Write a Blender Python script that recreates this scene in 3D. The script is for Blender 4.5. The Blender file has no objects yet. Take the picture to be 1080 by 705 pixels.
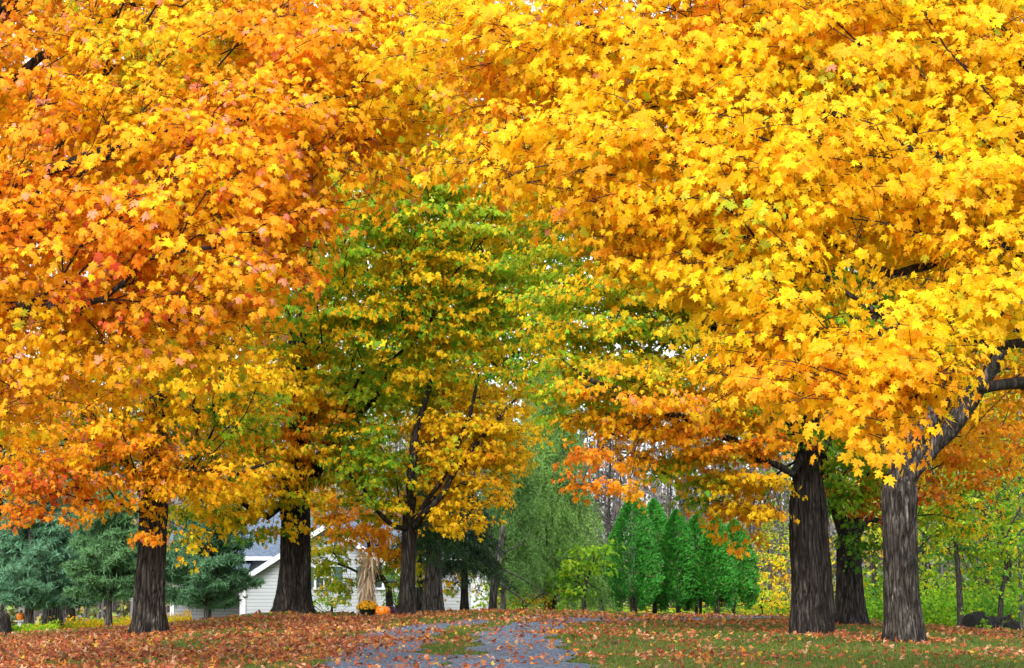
import bpy, math, random
import numpy as np

rng = np.random.default_rng(7)
random.seed(7)
S = bpy.context.scene
COL = S.collection

# ------------------------------------------------------------------ camera
F = 2100.0
CX, CY, HOR = 540.0, 352.5, 590.0
EYE = 1.6
PITCH = math.atan((HOR - CY) / F)
cam = bpy.data.objects.new('camera', bpy.data.cameras.new('camera'))
COL.objects.link(cam)
cam.data.lens = 36.0 * F / 1080.0
cam.data.sensor_width = 36.0
cam.data.clip_end = 2000
cam.location = (0, 0, EYE)
cam.rotation_euler = (math.pi / 2 + PITCH, 0, 0)
S.camera = cam

# ------------------------------------------------------------------ light
SUN_EL, SUN_AZ = math.radians(40), math.radians(194)     # azimuth clockwise from +Y: behind the camera, a little left
w = bpy.data.worlds.new('World'); S.world = w; w.use_nodes = True
nt = w.node_tree; nt.nodes.clear()
sky = nt.nodes.new('ShaderNodeTexSky'); sky.sky_type = 'NISHITA'; sky.sun_disc = False
sky.sun_elevation = SUN_EL; sky.sun_rotation = SUN_AZ
sky.dust_density = 3.0; sky.air_density = 1.0; sky.ozone_density = 1.0
hs = nt.nodes.new('ShaderNodeHueSaturation'); hs.inputs['Saturation'].default_value = 0.35   # thin high cloud
bg = nt.nodes.new('ShaderNodeBackground'); bg.inputs['Strength'].default_value = 0.15
wo = nt.nodes.new('ShaderNodeOutputWorld')
nt.links.new(sky.outputs[0], hs.inputs['Color']); nt.links.new(hs.outputs[0], bg.inputs[0]); nt.links.new(bg.outputs[0], wo.inputs[0])
sun = bpy.data.objects.new('sun', bpy.data.lights.new('sun', 'SUN')); COL.objects.link(sun)
sun.data.energy = 0.95; sun.data.angle = math.radians(45); sun.data.color = (1.0, 0.95, 0.86)
sun.rotation_euler = (math.pi / 2 - SUN_EL, 0, math.pi - SUN_AZ)
sun.location = (0, -20, 40)
S.view_settings.view_transform = 'Standard'; S.view_settings.look = 'None'
S.view_settings.exposure = 1.52; S.view_settings.gamma = 1.0
S.view_settings.use_curve_mapping = False
S.render.engine = 'CYCLES'
cy = S.cycles
cy.max_bounces = 9; cy.diffuse_bounces = 7; cy.glossy_bounces = 2; cy.transmission_bounces = 4; cy.transparent_max_bounces = 4
cy.caustics_reflective = False; cy.caustics_refractive = False
cy.use_denoising = True; cy.denoiser = 'OPENIMAGEDENOISE'; cy.denoising_input_passes = 'RGB_ALBEDO_NORMAL'; cy.denoising_prefilter = 'ACCURATE'

# ------------------------------------------------------------------ helpers
def P(px, py, Y):
    """point on the depth plane y=Y seen at photo pixel (px,py)"""
    a = (px - CX) / F; b = -(py - CY) / F
    c, s = math.cos(PITCH), math.sin(PITCH)
    d = np.array([a, c - b * s, s + b * c])
    return np.array([0, 0, EYE]) + d * (Y / d[1])

CRX = np.array([-40, -18, -14.4, -10.4, -8.5, -7.2, -6.2, -5.2, -4.0, -1.0, 1.6, 4.3, 7, 9.6, 12, 14.4, 18, 40])
CRZ = np.array([-1.0, -.7, -.59, -.32, -.13, .02, .10, .05, .02, .12, .13, .01, -.03, -.12, -.33, -.48, -.6, -1.0])
def ground(x, y):
    x = np.asarray(x, float); y = np.asarray(y, float)
    yy = np.maximum(y, 12.0)
    xr = x * 56.0 / np.maximum(yy, 56.0)
    c = np.interp(xr, CRX, CRZ)
    s = np.clip((y - 22) / 34.0, 0, 1); s = s * s * (3 - 2 * s)
    side = np.clip(np.abs(xr) / 12.0, 0, 1)
    slope = .043 - .013 * side ** 2
    f = np.where(y > 56, (np.minimum(y, 150) - 56) * slope, 0)
    f = f * np.clip((y - 56) / 5.0, 0, 1)
    n = .03 * np.sin(x * .9 + 1.3 * np.sin(y * .31)) * np.sin(y * .53 + .7) + .015 * np.sin(x * 2.3 + y * 1.1)
    return c * s - f + n * .8

def gpt(px, Y):
    x = (px - CX) / F * Y * 1.0
    x = P(px, HOR, Y)[0]
    return np.array([x, Y, float(ground(x, Y))])

def fbm(p, scale=1.0, seed=0, octs=3):
    """cheap smooth 3-D noise in about -1..1"""
    r = np.random.default_rng(1000 + seed)
    p = np.asarray(p, float) * scale
    out = np.zeros(len(p)); a = 1.0; tot = 0
    for o in range(octs):
        for k in range(4):
            d = r.normal(size=3); d /= np.linalg.norm(d)
            e = r.normal(size=3) * 1.3
            out += a * np.sin(p @ d * 2.2 + r.uniform(0, 6.28) + 1.4 * np.sin(p @ e + r.uniform(0, 6.28)))
            tot += a * .5
        p = p * 2.03; a *= .55
    return np.clip(out / tot * .8, -1.3, 1.3)

def unit(v):
    return v / np.maximum(np.linalg.norm(v, axis=-1, keepdims=True), 1e-9)

class MB:
    def __init__(self):
        self.V = []; self.Fq = []; self.C = []; self.n = 0; self.sm = []
    def add(self, V, Fc, C=None, smooth=False):
        V = np.asarray(V, float).reshape(-1, 3)
        Fc = np.asarray(Fc, int)
        self.V.append(V); self.Fq.append(Fc + self.n)
        self.C.append(np.ones((len(V), 3)) * .5 if C is None else np.broadcast_to(np.asarray(C, float), (len(V), 3)))
        self.sm.append(smooth)
        self.n += len(V)
    def build(self, name, mat, parent=None, col=False):
        V = np.concatenate(self.V)
        off = np.zeros(3) if parent is None else np.array(parent.location)
        V = V - off
        me = bpy.data.meshes.new(name)
        me.vertices.add(len(V)); me.vertices.foreach_set('co', V.astype(np.float32).ravel())
        idx = np.concatenate([f.ravel() for f in self.Fq])
        tot = np.concatenate([np.full(len(f), f.shape[1]) for f in self.Fq])
        smo = np.concatenate([np.full(len(f), s) for f, s in zip(self.Fq, self.sm)])
        me.loops.add(len(idx)); me.loops.foreach_set('vertex_index', idx.astype(np.int32))
        me.polygons.add(len(tot))
        st = np.concatenate([[0], np.cumsum(tot)[:-1]])
        me.polygons.foreach_set('loop_start', st.astype(np.int32))
        me.polygons.foreach_set('loop_total', tot.astype(np.int32))
        me.polygons.foreach_set('use_smooth', smo.astype(bool))
        if col:
            at = me.color_attributes.new('Col', 'FLOAT_COLOR', 'POINT')
            c = np.ones((len(V), 4), np.float32); c[:, :3] = np.concatenate(self.C)
            at.data.foreach_set('color', c.ravel())
        me.update(calc_edges=True)
        me.materials.append(mat)
        o = bpy.data.objects.new(name, me); COL.objects.link(o)
        if parent is not None: o.parent = parent
        return o
    # shapes
    def tube(self, pts, rad, sides=6, C=None, cap=True, smooth=True, squash=None):
        pts = np.asarray(pts, float); rad = np.broadcast_to(np.asarray(rad, float), (len(pts),))
        n = len(pts)
        t = np.gradient(pts, axis=0); t = unit(t)
        ref = np.array([0, 0, 1.0]) if abs(t[0][2]) < .8 else np.array([1.0, 0, 0])
        u = unit(np.cross(t, ref)); v = np.cross(t, u)
        a = np.arange(sides) / sides * 2 * math.pi
        R = pts[:, None] + rad[:, None, None] * (np.cos(a)[None, :, None] * u[:, None] + np.sin(a)[None, :, None] * v[:, None])
        V = R.reshape(-1, 3)
        i = np.arange(n - 1)[:, None] * sides; j = np.arange(sides)[None]
        j2 = (j + 1) % sides
        q = np.stack([i + j, i + j2, i + sides + j2, i + sides + j], -1).reshape(-1, 4)
        self.add(V, q, C, smooth)
        if cap:
            b = self.n - len(V)
            self.Fq.append(np.array([[b + k for k in range(sides)][::-1], [b + (n - 1) * sides + k for k in range(sides)]])); self.sm.append(False)
    def box(self, c, s, C=None, rotz=0):
        c = np.asarray(c, float); s = np.asarray(s, float) / 2
        v = np.array([[x, y, z] for z in (-1, 1) for y in (-1, 1) for x in (-1, 1)], float) * s
        cr, sr = math.cos(rotz), math.sin(rotz)
        v = np.stack([v[:, 0] * cr - v[:, 1] * sr, v[:, 0] * sr + v[:, 1] * cr, v[:, 2]], 1) + c
        self.add(v, [[0, 2, 3, 1], [4, 5, 7, 6], [0, 1, 5, 4], [2, 6, 7, 3], [0, 4, 6, 2], [1, 3, 7, 5]], C)
    def prism(self, poly, y0, y1, C=None):
        """polygon in x,z extruded along y"""
        poly = np.asarray(poly, float); n = len(poly)
        a = np.stack([poly[:, 0], np.full(n, y0), poly[:, 1]], 1); b = a.copy(); b[:, 1] = y1
        k = self.n
        self.add(np.concatenate([a, b]), [[i, (i + 1) % n, n + (i + 1) % n, n + i] for i in range(n)], C)
        self.Fq.append(np.array([[k + i for i in range(n)][::-1], [k + n + i for i in range(n)]])); self.sm.append(False)

def tag(o, label=None, cat=None, group=None, kind=None):
    if label: o['label'] = label
    if cat: o['category'] = cat
    if group: o['group'] = group
    if kind: o['kind'] = kind
    return o
def empty(name, loc, label, cat, group=None):
    o = bpy.data.objects.new(name, None); COL.objects.link(o); o.location = [float(v) for v in loc]
    o.empty_display_size = .3
    return tag(o, label, cat, group)

# ------------------------------------------------------------------ materials
def new_mat(name):
    m = bpy.data.materials.new(name); m.use_nodes = True
    t = m.node_tree; t.nodes.clear()
    o = t.nodes.new('ShaderNodeOutputMaterial')
    return m, t, o
def N(t, ty, **kw):
    n = t.nodes.new(ty)
    for k, v in kw.items():
        if k in n.inputs.keys(): n.inputs[k].default_value = v
        else: setattr(n, k, v)
    return n
def mixc(t, fac, a, b, blend='MIX'):
    n = t.nodes.new('ShaderNodeMix'); n.data_type = 'RGBA'; n.blend_type = blend
    for i, x in ((0, fac), (6, a), (7, b)):
        if hasattr(x, 'links') or isinstance(x, bpy.types.NodeSocket): t.links.new(x, n.inputs[i])
        elif i == 0: n.inputs[0].default_value = x
        else: n.inputs[i].default_value = (*x, 1)
    return n.outputs[2]
def ramp(t, fac, stops):
    n = t.nodes.new('ShaderNodeValToRGB'); t.links.new(fac, n.inputs[0])
    e = n.color_ramp.elements
    while len(e) < len(stops): e.new(.5)
    for k, (p, c) in enumerate(stops): e[k].position = p; e[k].color = (*c, 1) if len(c) == 3 else c
    return n.outputs[0]
def texco(t, scale=(1, 1, 1)):
    g = t.nodes.new('ShaderNodeNewGeometry'); m = t.nodes.new('ShaderNodeMapping'); m.inputs['Scale'].default_value = scale
    t.links.new(g.outputs['Position'], m.inputs[0]); return m.outputs[0]
def noise(t, vec, scale, detail=4, rough=.6):
    n = t.nodes.new('ShaderNodeTexNoise'); n.inputs['Scale'].default_value = scale; n.inputs['Detail'].default_value = detail
    n.inputs['Roughness'].default_value = rough
    t.links.new(vec, n.inputs['Vector']); return n.outputs[0]

def leaf_mat(name, trans=.4, rough=.5, spec=.3, vary=60.0):
    m, t, o = new_mat(name)
    a = N(t, 'ShaderNodeAttribute', attribute_name='Col')
    n = noise(t, texco(t), vary, 2)
    v = ramp(t, n, [(.28, (.74, .66, .7)), (.45, (.98, .98, .98)), (.75, (1.08, 1.1, 1.1))])
    c = mixc(t, 1.0, a.outputs['Color'], v, 'MULTIPLY')
    b = N(t, 'ShaderNodeBsdfPrincipled', Roughness=rough); b.inputs['Specular IOR Level'].default_value = spec
    tr = N(t, 'ShaderNodeBsdfTranslucent')
    mx = t.nodes.new('ShaderNodeMixShader'); mx.inputs[0].default_value = trans
    t.links.new(c, b.inputs['Base Color']); t.links.new(c, tr.inputs[0])
    t.links.new(b.outputs[0], mx.inputs[1]); t.links.new(tr.outputs[0], mx.inputs[2]); t.links.new(mx.outputs[0], o.inputs[0])
    return m
def bark_mat(name, dark=(.007, .006, .005), mid=(.030, .024, .020), pale=(.13, .118, .108), k=1.0):
    m, t, o = new_mat(name)
    p1 = texco(t, (16 * k, 16 * k, 2.2 * k)); p2 = texco(t, (3 * k, 3 * k, .8 * k))
    vv = t.nodes.new('ShaderNodeTexVoronoi'); vv.feature = 'DISTANCE_TO_EDGE'; vv.inputs['Scale'].default_value = 1.0; t.links.new(texco(t, (12 * k, 12 * k, 1.25 * k)), vv.inputs['Vector'])
    n1 = noise(t, p1, 1.0, 6, .65); n2 = noise(t, p2, 1.0, 4, .6)
    base = ramp(t, n1, [(.34, dark), (.52, mid), (.68, tuple(.55 * a + .45 * b for a, b in zip(mid, pale)))])
    pm = ramp(t, n2, [(.57, (0, 0, 0)), (.68, (1, 1, 1))])
    n3 = noise(t, p1, 2.3, 3, .6)
    pm2 = mixc(t, 1.0, pm, ramp(t, n3, [(.45, (0, 0, 0)), (.6, (1, 1, 1))]), 'MULTIPLY')
    c = mixc(t, pm2, base, pale)
    c = mixc(t, 1.0, c, ramp(t, vv.outputs['Distance'], [(.0, (.12, .10, .09)), (.07, (.5, .48, .46)), (.2, (1.1, 1.1, 1.1))]), 'MULTIPLY')  # dark bark cracks, deepened in colour for furrow shade the soft light loses
    b = N(t, 'ShaderNodeBsdfPrincipled', Roughness=.85); b.inputs['Specular IOR Level'].default_value = .25
    bp = N(t, 'ShaderNodeBump', Strength=.9, Distance=.03)
    t.links.new(n1, bp.inputs['Height']); t.links.new(bp.outputs[0], b.inputs['Normal'])
    t.links.new(c, b.inputs['Base Color']); t.links.new(b.outputs[0], o.inputs[0])
    return m
def flat_mat(name, col, rough=.7, var=.25, scale=6, bump=.0, spec=.3):
    m, t, o = new_mat(name)
    n = noise(t, texco(t), scale, 4)
    c = ramp(t, n, [(.3, tuple(x * (1 - var) for x in col)), (.7, tuple(min(1, x * (1 + var)) for x in col))])
    b = N(t, 'ShaderNodeBsdfPrincipled', Roughness=rough); b.inputs['Specular IOR Level'].default_value = spec
    t.links.new(c, b.inputs['Base Color'])
    if bump:
        bp = N(t, 'ShaderNodeBump', Strength=.6, Distance=bump); t.links.new(n, bp.inputs['Height']); t.links.new(bp.outputs[0], b.inputs['Normal'])
    t.links.new(b.outputs[0], o.inputs[0]); return m
def attr_mat(name, rough=.7, spec=.3, var=.2, scale=30):
    m, t, o = new_mat(name)
    a = N(t, 'ShaderNodeAttribute', attribute_name='Col')
    n = noise(t, texco(t), scale, 3)
    v = ramp(t, n, [(.3, (1 - var,) * 3), (.7, (1 + var,) * 3)])
    b = N(t, 'ShaderNodeBsdfPrincipled', Roughness=rough); b.inputs['Specular IOR Level'].default_value = spec
    t.links.new(mixc(t, 1.0, a.outputs['Color'], v, 'MULTIPLY'), b.inputs['Base Color']); t.links.new(b.outputs[0], o.inputs[0]); return m

M_LEAF = leaf_mat('maple_leaf', .56, .55, .2)
M_NEEDLE = leaf_mat('needle', .2, .55, .25)
M_LITTER = leaf_mat('leaf_litter', .15, .6, .2)
M_GRASSB = leaf_mat('grass_blade', .3, .55, .2, 8)
M_BARK = bark_mat('maple_bark')
M_BARKA = bark_mat('weathered_bark', (.008, .007, .006), (.042, .035, .029), (.21, .19, .17))
M_BARKG = bark_mat('grey_bark', (.035, .03, .028), (.11, .10, .09), (.27, .25, .23))
M_BARKT = bark_mat('thin_bark', (.02, .016, .014), (.055, .045, .04), (.15, .14, .13), 3)
M_BARKF = bark_mat('far_bark', (.055, .05, .05), (.11, .10, .10), (.21, .20, .20), 2)

# ------------------------------------------------------------------ ground (setting)
def ground_mat():
    m, t, o = new_mat('ground')
    p = texco(t)
    n1 = noise(t, p, .35, 5); n2 = noise(t, p, 9.0, 5, .7); n3 = noise(t, p, 60.0, 3, .7)
    g = ramp(t, n2, [(.3, (.030, .050, .010)), (.5, (.070, .105, .020)), (.72, (.13, .15, .04))])
    dl = ramp(t, n3, [(.35, (.09, .045, .022)), (.65, (.24, .11, .045))])
    f = ramp(t, n1, [(.50, (0, 0, 0)), (.66, (.6, .6, .6))])
    c = mixc(t, f, g, dl)
    b = N(t, 'ShaderNodeBsdfPrincipled', Roughness=.9); b.inputs['Specular IOR Level'].default_value = .15
    bp = N(t, 'ShaderNodeBump', Strength=.7, Distance=.04)
    t.links.new(n2, bp.inputs['Height']); t.links.new(bp.outputs[0], b.inputs['Normal'])
    t.links.new(c, b.inputs['Base Color']); t.links.new(b.outputs[0], o.inputs[0]); return m
def grid_sheet(xs, ys, dz=0.0):
    X, Y = np.meshgrid(xs, ys); Z = ground(X, Y) + dz
    V = np.stack([X, Y, Z], -1).reshape(-1, 3); nx = len(xs); ny = len(ys)
    i = np.arange(ny - 1)[:, None] * nx + np.arange(nx - 1)[None]
    q = np.stack([i, i + 1, i + nx + 1, i + nx], -1).reshape(-1, 4)
    return V, q
gm = MB()
xs = np.concatenate([np.linspace(-900, -60, 15), np.linspace(-40, 40, 201), np.linspace(60, 900, 15)])
ys = np.concatenate([np.linspace(-300, 10, 8), np.linspace(14, 90, 191), np.linspace(95, 160, 20), np.linspace(200, 1500, 12)])
V, q = grid_sheet(xs, ys); gm.add(V, q, smooth=True)
tag(gm.build('ground', ground_mat()), 'gentle grassy rise that the drive climbs over', 'ground', kind='structure')

# drive: two gravel tracks merging in places
DYS = np.array([10, 22, 29, 33, 37, 41, 45, 48, 51, 54, 58])
DXC = np.array([-.9, -.9, -.85, -1.0, -1.15, -1.15, -.9, -.1, 1.6, 4.2, 9.0])
def drive_c(y): return np.interp(y, DYS, DXC)
M_GRAVEL, t, o = new_mat('gravel')
p = texco(t); n1 = noise(t, p, 28, 5, .75); n2 = noise(t, p, .8, 4)
vo = t.nodes.new('ShaderNodeTexVoronoi'); vo.inputs['Scale'].default_value = 30; t.links.new(p, vo.inputs['Vector'])
c = ramp(t, vo.outputs['Color'], [(.1, (.015, .028, .05)), (.5, (.055, .09, .15)), (.95, (.24, .31, .42))])
c = mixc(t, ramp(t, n2, [(.45, (0, 0, 0)), (.75, (.45, .45, .45))]), c, (.12, .11, .09))
b = N(t, 'ShaderNodeBsdfPrincipled', Roughness=.85); bp = N(t, 'ShaderNodeBump', Strength=1.0, Distance=.02)
t.links.new(vo.outputs['Distance'], bp.inputs['Height']); t.links.new(bp.outputs[0], b.inputs['Normal'])
t.links.new(c, b.inputs['Base Color']); t.links.new(b.outputs[0], o.inputs[0])
def track_halves(y, side):
    """left and right edge offsets from the drive's centre of a wheel track"""
    wob = .16 * np.sin(y * 1.7 + side) + .10 * np.sin(y * 4.1 + 2 * side) + .06 * np.sin(y * 9.3 + side * 3)
    wob2 = .14 * np.sin(y * 1.3 + 3 * side) + .09 * np.sin(y * 5.2 + side) + .05 * np.sin(y * 11 + side)
    inner = np.where(y < 32.5, 0.02, .46 + .15 * np.sin(y * 2.1)); outer = 2.0
    if side < 0: return -outer + wob, -inner + wob2 * .6
    return inner + wob2 * .6, outer + wob
gv = MB()
yy = np.arange(10, 57.5, .12)
for side in (-1, 1):
    l, r = track_halves(yy, side); c0 = drive_c(yy)
    for k in range(6):
        pass
    U = np.linspace(0, 1, 9)
    X = (c0 + l)[:, None] + (r - l)[:, None] * U[None]; Y = np.repeat(yy[:, None], 9, 1)
    Z = ground(X, Y) + .012 + .012 * np.sin(U * math.pi)[None] + (0 if side < 0 else .004)
    nx = 9; ny = len(yy)
    i = np.arange(ny - 1)[:, None] * nx + np.arange(nx - 1)[None]
    gv.add(np.stack([X, Y, Z], -1).reshape(-1, 3), np.stack([i, i + 1, i + nx + 1, i + nx], -1).reshape(-1, 4), smooth=True)
tag(gv.build('gravel_drive', M_GRAVEL), 'blue-grey gravel drive with two wheel tracks curving right', 'drive', kind='structure')
def on_gravel(x, y):
    c = drive_c(y); d = x - c
    out = np.zeros(len(x), bool)
    for s in (-1, 1):
        l, r = track_halves(y, s); out |= (d > l) & (d < r)
    return out & (y < 57)

# ------------------------------------------------------------------ leaf templates (x across, y to the tip, z along the normal)
def fan(outline, centre, curl):
    pts = np.array(outline, float); n = len(pts)
    V = np.concatenate([[centre], pts]); z = -curl * (V[:, 0] ** 2 * 1.4 + (V[:, 1] - .3) ** 2 * .5)
    V = np.column_stack([V, z]); Fc = np.array([[0, 1 + i, 1 + (i + 1) % n] for i in range(n)])
    return V, Fc
half = [(.14, -.10), (.44, -.13), (.33, .10), (.64, .17), (.55, .33), (.72, .55), (.45, .50), (.20, .42), (.34, .74), (.15, .72)]
T_BIG = fan([(0, 0)] + half + [(0, 1.05)] + [(-x, y) for x, y in half[::-1]], (0, .28), .22)
half = [(.42, -.12), (.31, .12), (.70, .52), (.20, .42), (.25, .74)]
T_MID = fan([(0, 0)] + half + [(0, 1.05)] + [(-x, y) for x, y in half[::-1]], (0, .28), .35)
T_TRI = (np.array([[0, 0, 0], [.55, .1, -.08], [.25, .5, 0], [0, 1, -.1], [-.25, .5, 0], [-.55, .1, -.08]], float),
         np.array([[0, 1, 2], [0, 2, 4], [2, 3, 4], [0, 4, 5]]))
T_DIA = (np.array([[0, 0, 0], [.42, .5, -.08], [0, 1, 0], [-.42, .5, -.08]], float), np.array([[0, 1, 2], [0, 2, 3]]))

def put_leaves(mb, Pp, Nn, Tt, Ss, Cc, tmpl):
    V, Fc = tmpl
    Nn = unit(Nn); Tt = unit(Tt - (Tt * Nn).sum(1, keepdims=True) * Nn); B = np.cross(Tt, Nn)
    k = len(V); n = len(Pp)
    ben = rng.uniform(.2, 2.2, n)
    asp = rng.uniform(.8, 1.12, n)
    W = Pp[:, None] + Ss[:, None, None] * (V[None, :, 0:1] * (B * asp[:, None])[:, None] + V[None, :, 1:2] * Tt[:, None] + (V[None, :, 2:3] * ben[:, None, None]) * Nn[:, None])
    faces = (np.arange(n)[:, None, None] * k + Fc[None]).reshape(-1, 3)
    C = np.repeat(Cc, k, axis=0)
    mb.add(W.reshape(-1, 3), faces, C)

YEL = np.array([.92, .60, .012]); GOLD = np.array([.90, .48, .012]); ORA = np.array([.88, .38, .014]); DOR = np.array([.80, .26, .014])
RED = np.array([.60, .10, .03]); PINK = np.array([.80, .36, .20]); LIME = np.array([.52, .58, .03]); GRN = np.array([.18, .38, .02]); DGR = np.array([.08, .22, .018])
OLV = np.array([.48, .44, .015]); MGR = np.array([.31, .50, .02])
PAL = {
 'yellow':  [(YEL, 10), (GOLD, 4), (ORA, .5), (LIME, .5)],
 'yellow_low': [(YEL, 5), (GOLD, 8), (ORA, 2)],
 'yel_or':  [(YEL, 6.5), (GOLD, 6), (ORA, 2.5), (LIME, .4), (PINK, .5)],
 'orange':  [(GOLD, 7), (ORA, 7), (YEL, 4), (DOR, 2), (PINK, .9), (RED, .4), (LIME, .3)],
 'orange_red': [(ORA, 8), (DOR, 5), (GOLD, 3), (RED, 1.2), (PINK, .8)],
 'gold':    [(YEL, 6), (GOLD, 7), (ORA, 1.8)],
 'mix_green': [(GRN, 5), (DGR, 1.2), (LIME, 2.5), (YEL, 5), (MGR, 4), (GOLD, 1.5)],
 'fresh':   [(GRN, 9), (MGR, 3), (DGR, 2)],
 'airy':    [(YEL, 6.5), (LIME, 3), (MGR, 6), (GRN, 2.5), (GOLD, .8)],
 'airy_green': [(MGR, 6), (LIME, 2), (GRN, 5), (YEL, 2.5)],
 'green':   [(GRN, 7), (DGR, 4), (MGR, 4), (LIME, .7)],
 'olive':   [(OLV, 5), (GRN, 3), (MGR, 4), (GOLD, 3.5), (YEL, 4), (LIME, 2), (ORA, .5)],
 'brown_or': [(DOR, 2.5), (ORA, 8), (GOLD, 5)],
 'yellow_green': [(YEL, 4), (LIME, 4), (MGR, 3), (GOLD, 2)],
 'thicket': [(MGR, 4), (LIME, 2), (GRN, 6), (YEL, 1.2), (OLV, 2), (DGR, 4)],
}
def pal_colors(pal, p, seed, coh=.75, scale=.55):
    """spatially coherent choice out of a palette"""
    L = PAL[pal]; wts = np.array([x[1] for x in L], float); wts /= wts.sum(); cum = np.cumsum(wts)
    n = fbm(p, scale, seed, 2)
    u = .5 + .5 * np.tanh(n * 1.6) * 1.08
    r = rng.uniform(size=len(p)); u = np.where(rng.uniform(size=len(p)) < coh, u + rng.normal(0, .10, len(p)), r)
    u = np.clip(u, 0, .9999)
    # order colours by redness so that neighbours blend
    order = np.argsort([-(c[1] - c[0] * .4) for c, _ in L]); cum = np.cumsum(wts[order])
    idx = np.searchsorted(cum, u); idx = np.minimum(idx, len(L) - 1)
    C = np.array([L[i][0] for i in order])[idx]
    j = rng.normal(0, .10, (len(p), 1)); C = C * (1 + j)
    C = C * (1 + rng.normal(0, .07, (len(p), 3)))
    return np.clip(C, .004, .95)

# ------------------------------------------------------------------ trees
def grow(seed_pts, seed_par, seed_flo, targets, bf=.35, tip=.006, step=.45):
    """skeleton that reaches all targets: greedy minimum-cost attachment, bent edges, pipe-model radii"""
    pts = [np.array(p, float) for p in seed_pts]; par = list(seed_par)
    cap = len(pts) + len(targets) * 14 + 2000
    A = np.zeros((cap, 3)); PL = np.zeros(cap); D = np.zeros((cap, 3)); D[:, 2] = 1
    for i, p in enumerate(pts):
        A[i] = p
        if par[i] >= 0:
            d = p - A[par[i]]; L = np.linalg.norm(d); PL[i] = PL[par[i]] + L; D[i] = d / max(L, 1e-6)
    n = len(pts)
    root = A[0].copy()
    tg = np.asarray(targets, float)
    dd = np.linalg.norm(tg - root, axis=1)
    # a few far-reaching targets first (limbs), then the rest by distance
    first = rng.choice(len(tg), size=min(len(tg), 14), replace=False)
    rest = np.setdiff1d(np.arange(len(tg)), first); rest = rest[np.argsort(dd[rest])]
    order = np.concatenate([first, rest])
    tips = []
    for t_ in order:
        p = tg[t_]
        v = p - A[:n]; d = np.linalg.norm(v, axis=1)
        back = 1 - (v * D[:n]).sum(1) / np.maximum(d, 1e-6)
        cost = d * (1 + .35 * back) + bf * PL[:n]
        k = int(np.argmin(cost)); L = d[k]
        m = max(1, int(L / step))
        c = A[k] + D[k] * L * .38 + rng.normal(0, .05 * L, 3); c[2] += .04 * L
        prev = k
        for s in range(1, m + 1):
            u = s / m
            qv = (1 - u) ** 2 * A[k] + 2 * u * (1 - u) * c + u * u * p
            if s < m: qv = qv + rng.normal(0, .03 * min(1, L), 3)
            A[n] = qv; e = qv - A[prev]; l = np.linalg.norm(e); PL[n] = PL[prev] + l; D[n] = e / max(l, 1e-6)
            par.append(prev); prev = n; n += 1
        tips.append((prev, t_))
    par = np.array(par); A = A[:n]; D = D[:n]
    r = np.zeros(n); e = 2.25; acc = np.zeros(n); has = np.zeros(n, bool)
    for i in range(n - 1, -1, -1):
        a = acc[i] if acc[i] > 0 else tip ** e
        if par[i] >= 0: acc[par[i]] += a
        r[i] = a ** (1 / e)
    flo = np.zeros(n); flo[:len(seed_flo)] = seed_flo
    r = np.maximum(r, flo)
    if len(seed_flo): r[:len(seed_flo)] = np.minimum(r[:len(seed_flo)], np.maximum(np.array(seed_flo) * 1.35, .03))
    for i in range(n):
        if par[i] >= 0: r[i] = min(r[i], r[par[i]] * .98)
    return A, par, r, tips

def skeleton_mesh(mb, A, par, r, rmin=0.0):
    n = len(A); best = np.full(n, -1)
    for i in range(n):
        p = par[i]
        if p >= 0 and (best[p] < 0 or r[i] > r[best[p]]): best[p] = i
    starts = [i for i in range(n) if par[i] < 0 or best[par[i]] != i]
    for s in starts:
        ch = [par[s]] if par[s] >= 0 else []
        i = s
        while i >= 0: ch.append(i); i = best[i]
        if len(ch) < 2: continue
        rr = r[ch].copy()
        if par[s] >= 0: rr[0] = min(rr[0], rr[1] * 1.25)
        if rr.max() < rmin: continue
        rr[-1] *= .5
        sd = 12 if rr.max() > .09 else 8 if rr.max() > .04 else 5 if rr.max() > .015 else 3
        mb.tube(A[ch], rr, sd, cap=False)

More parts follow.
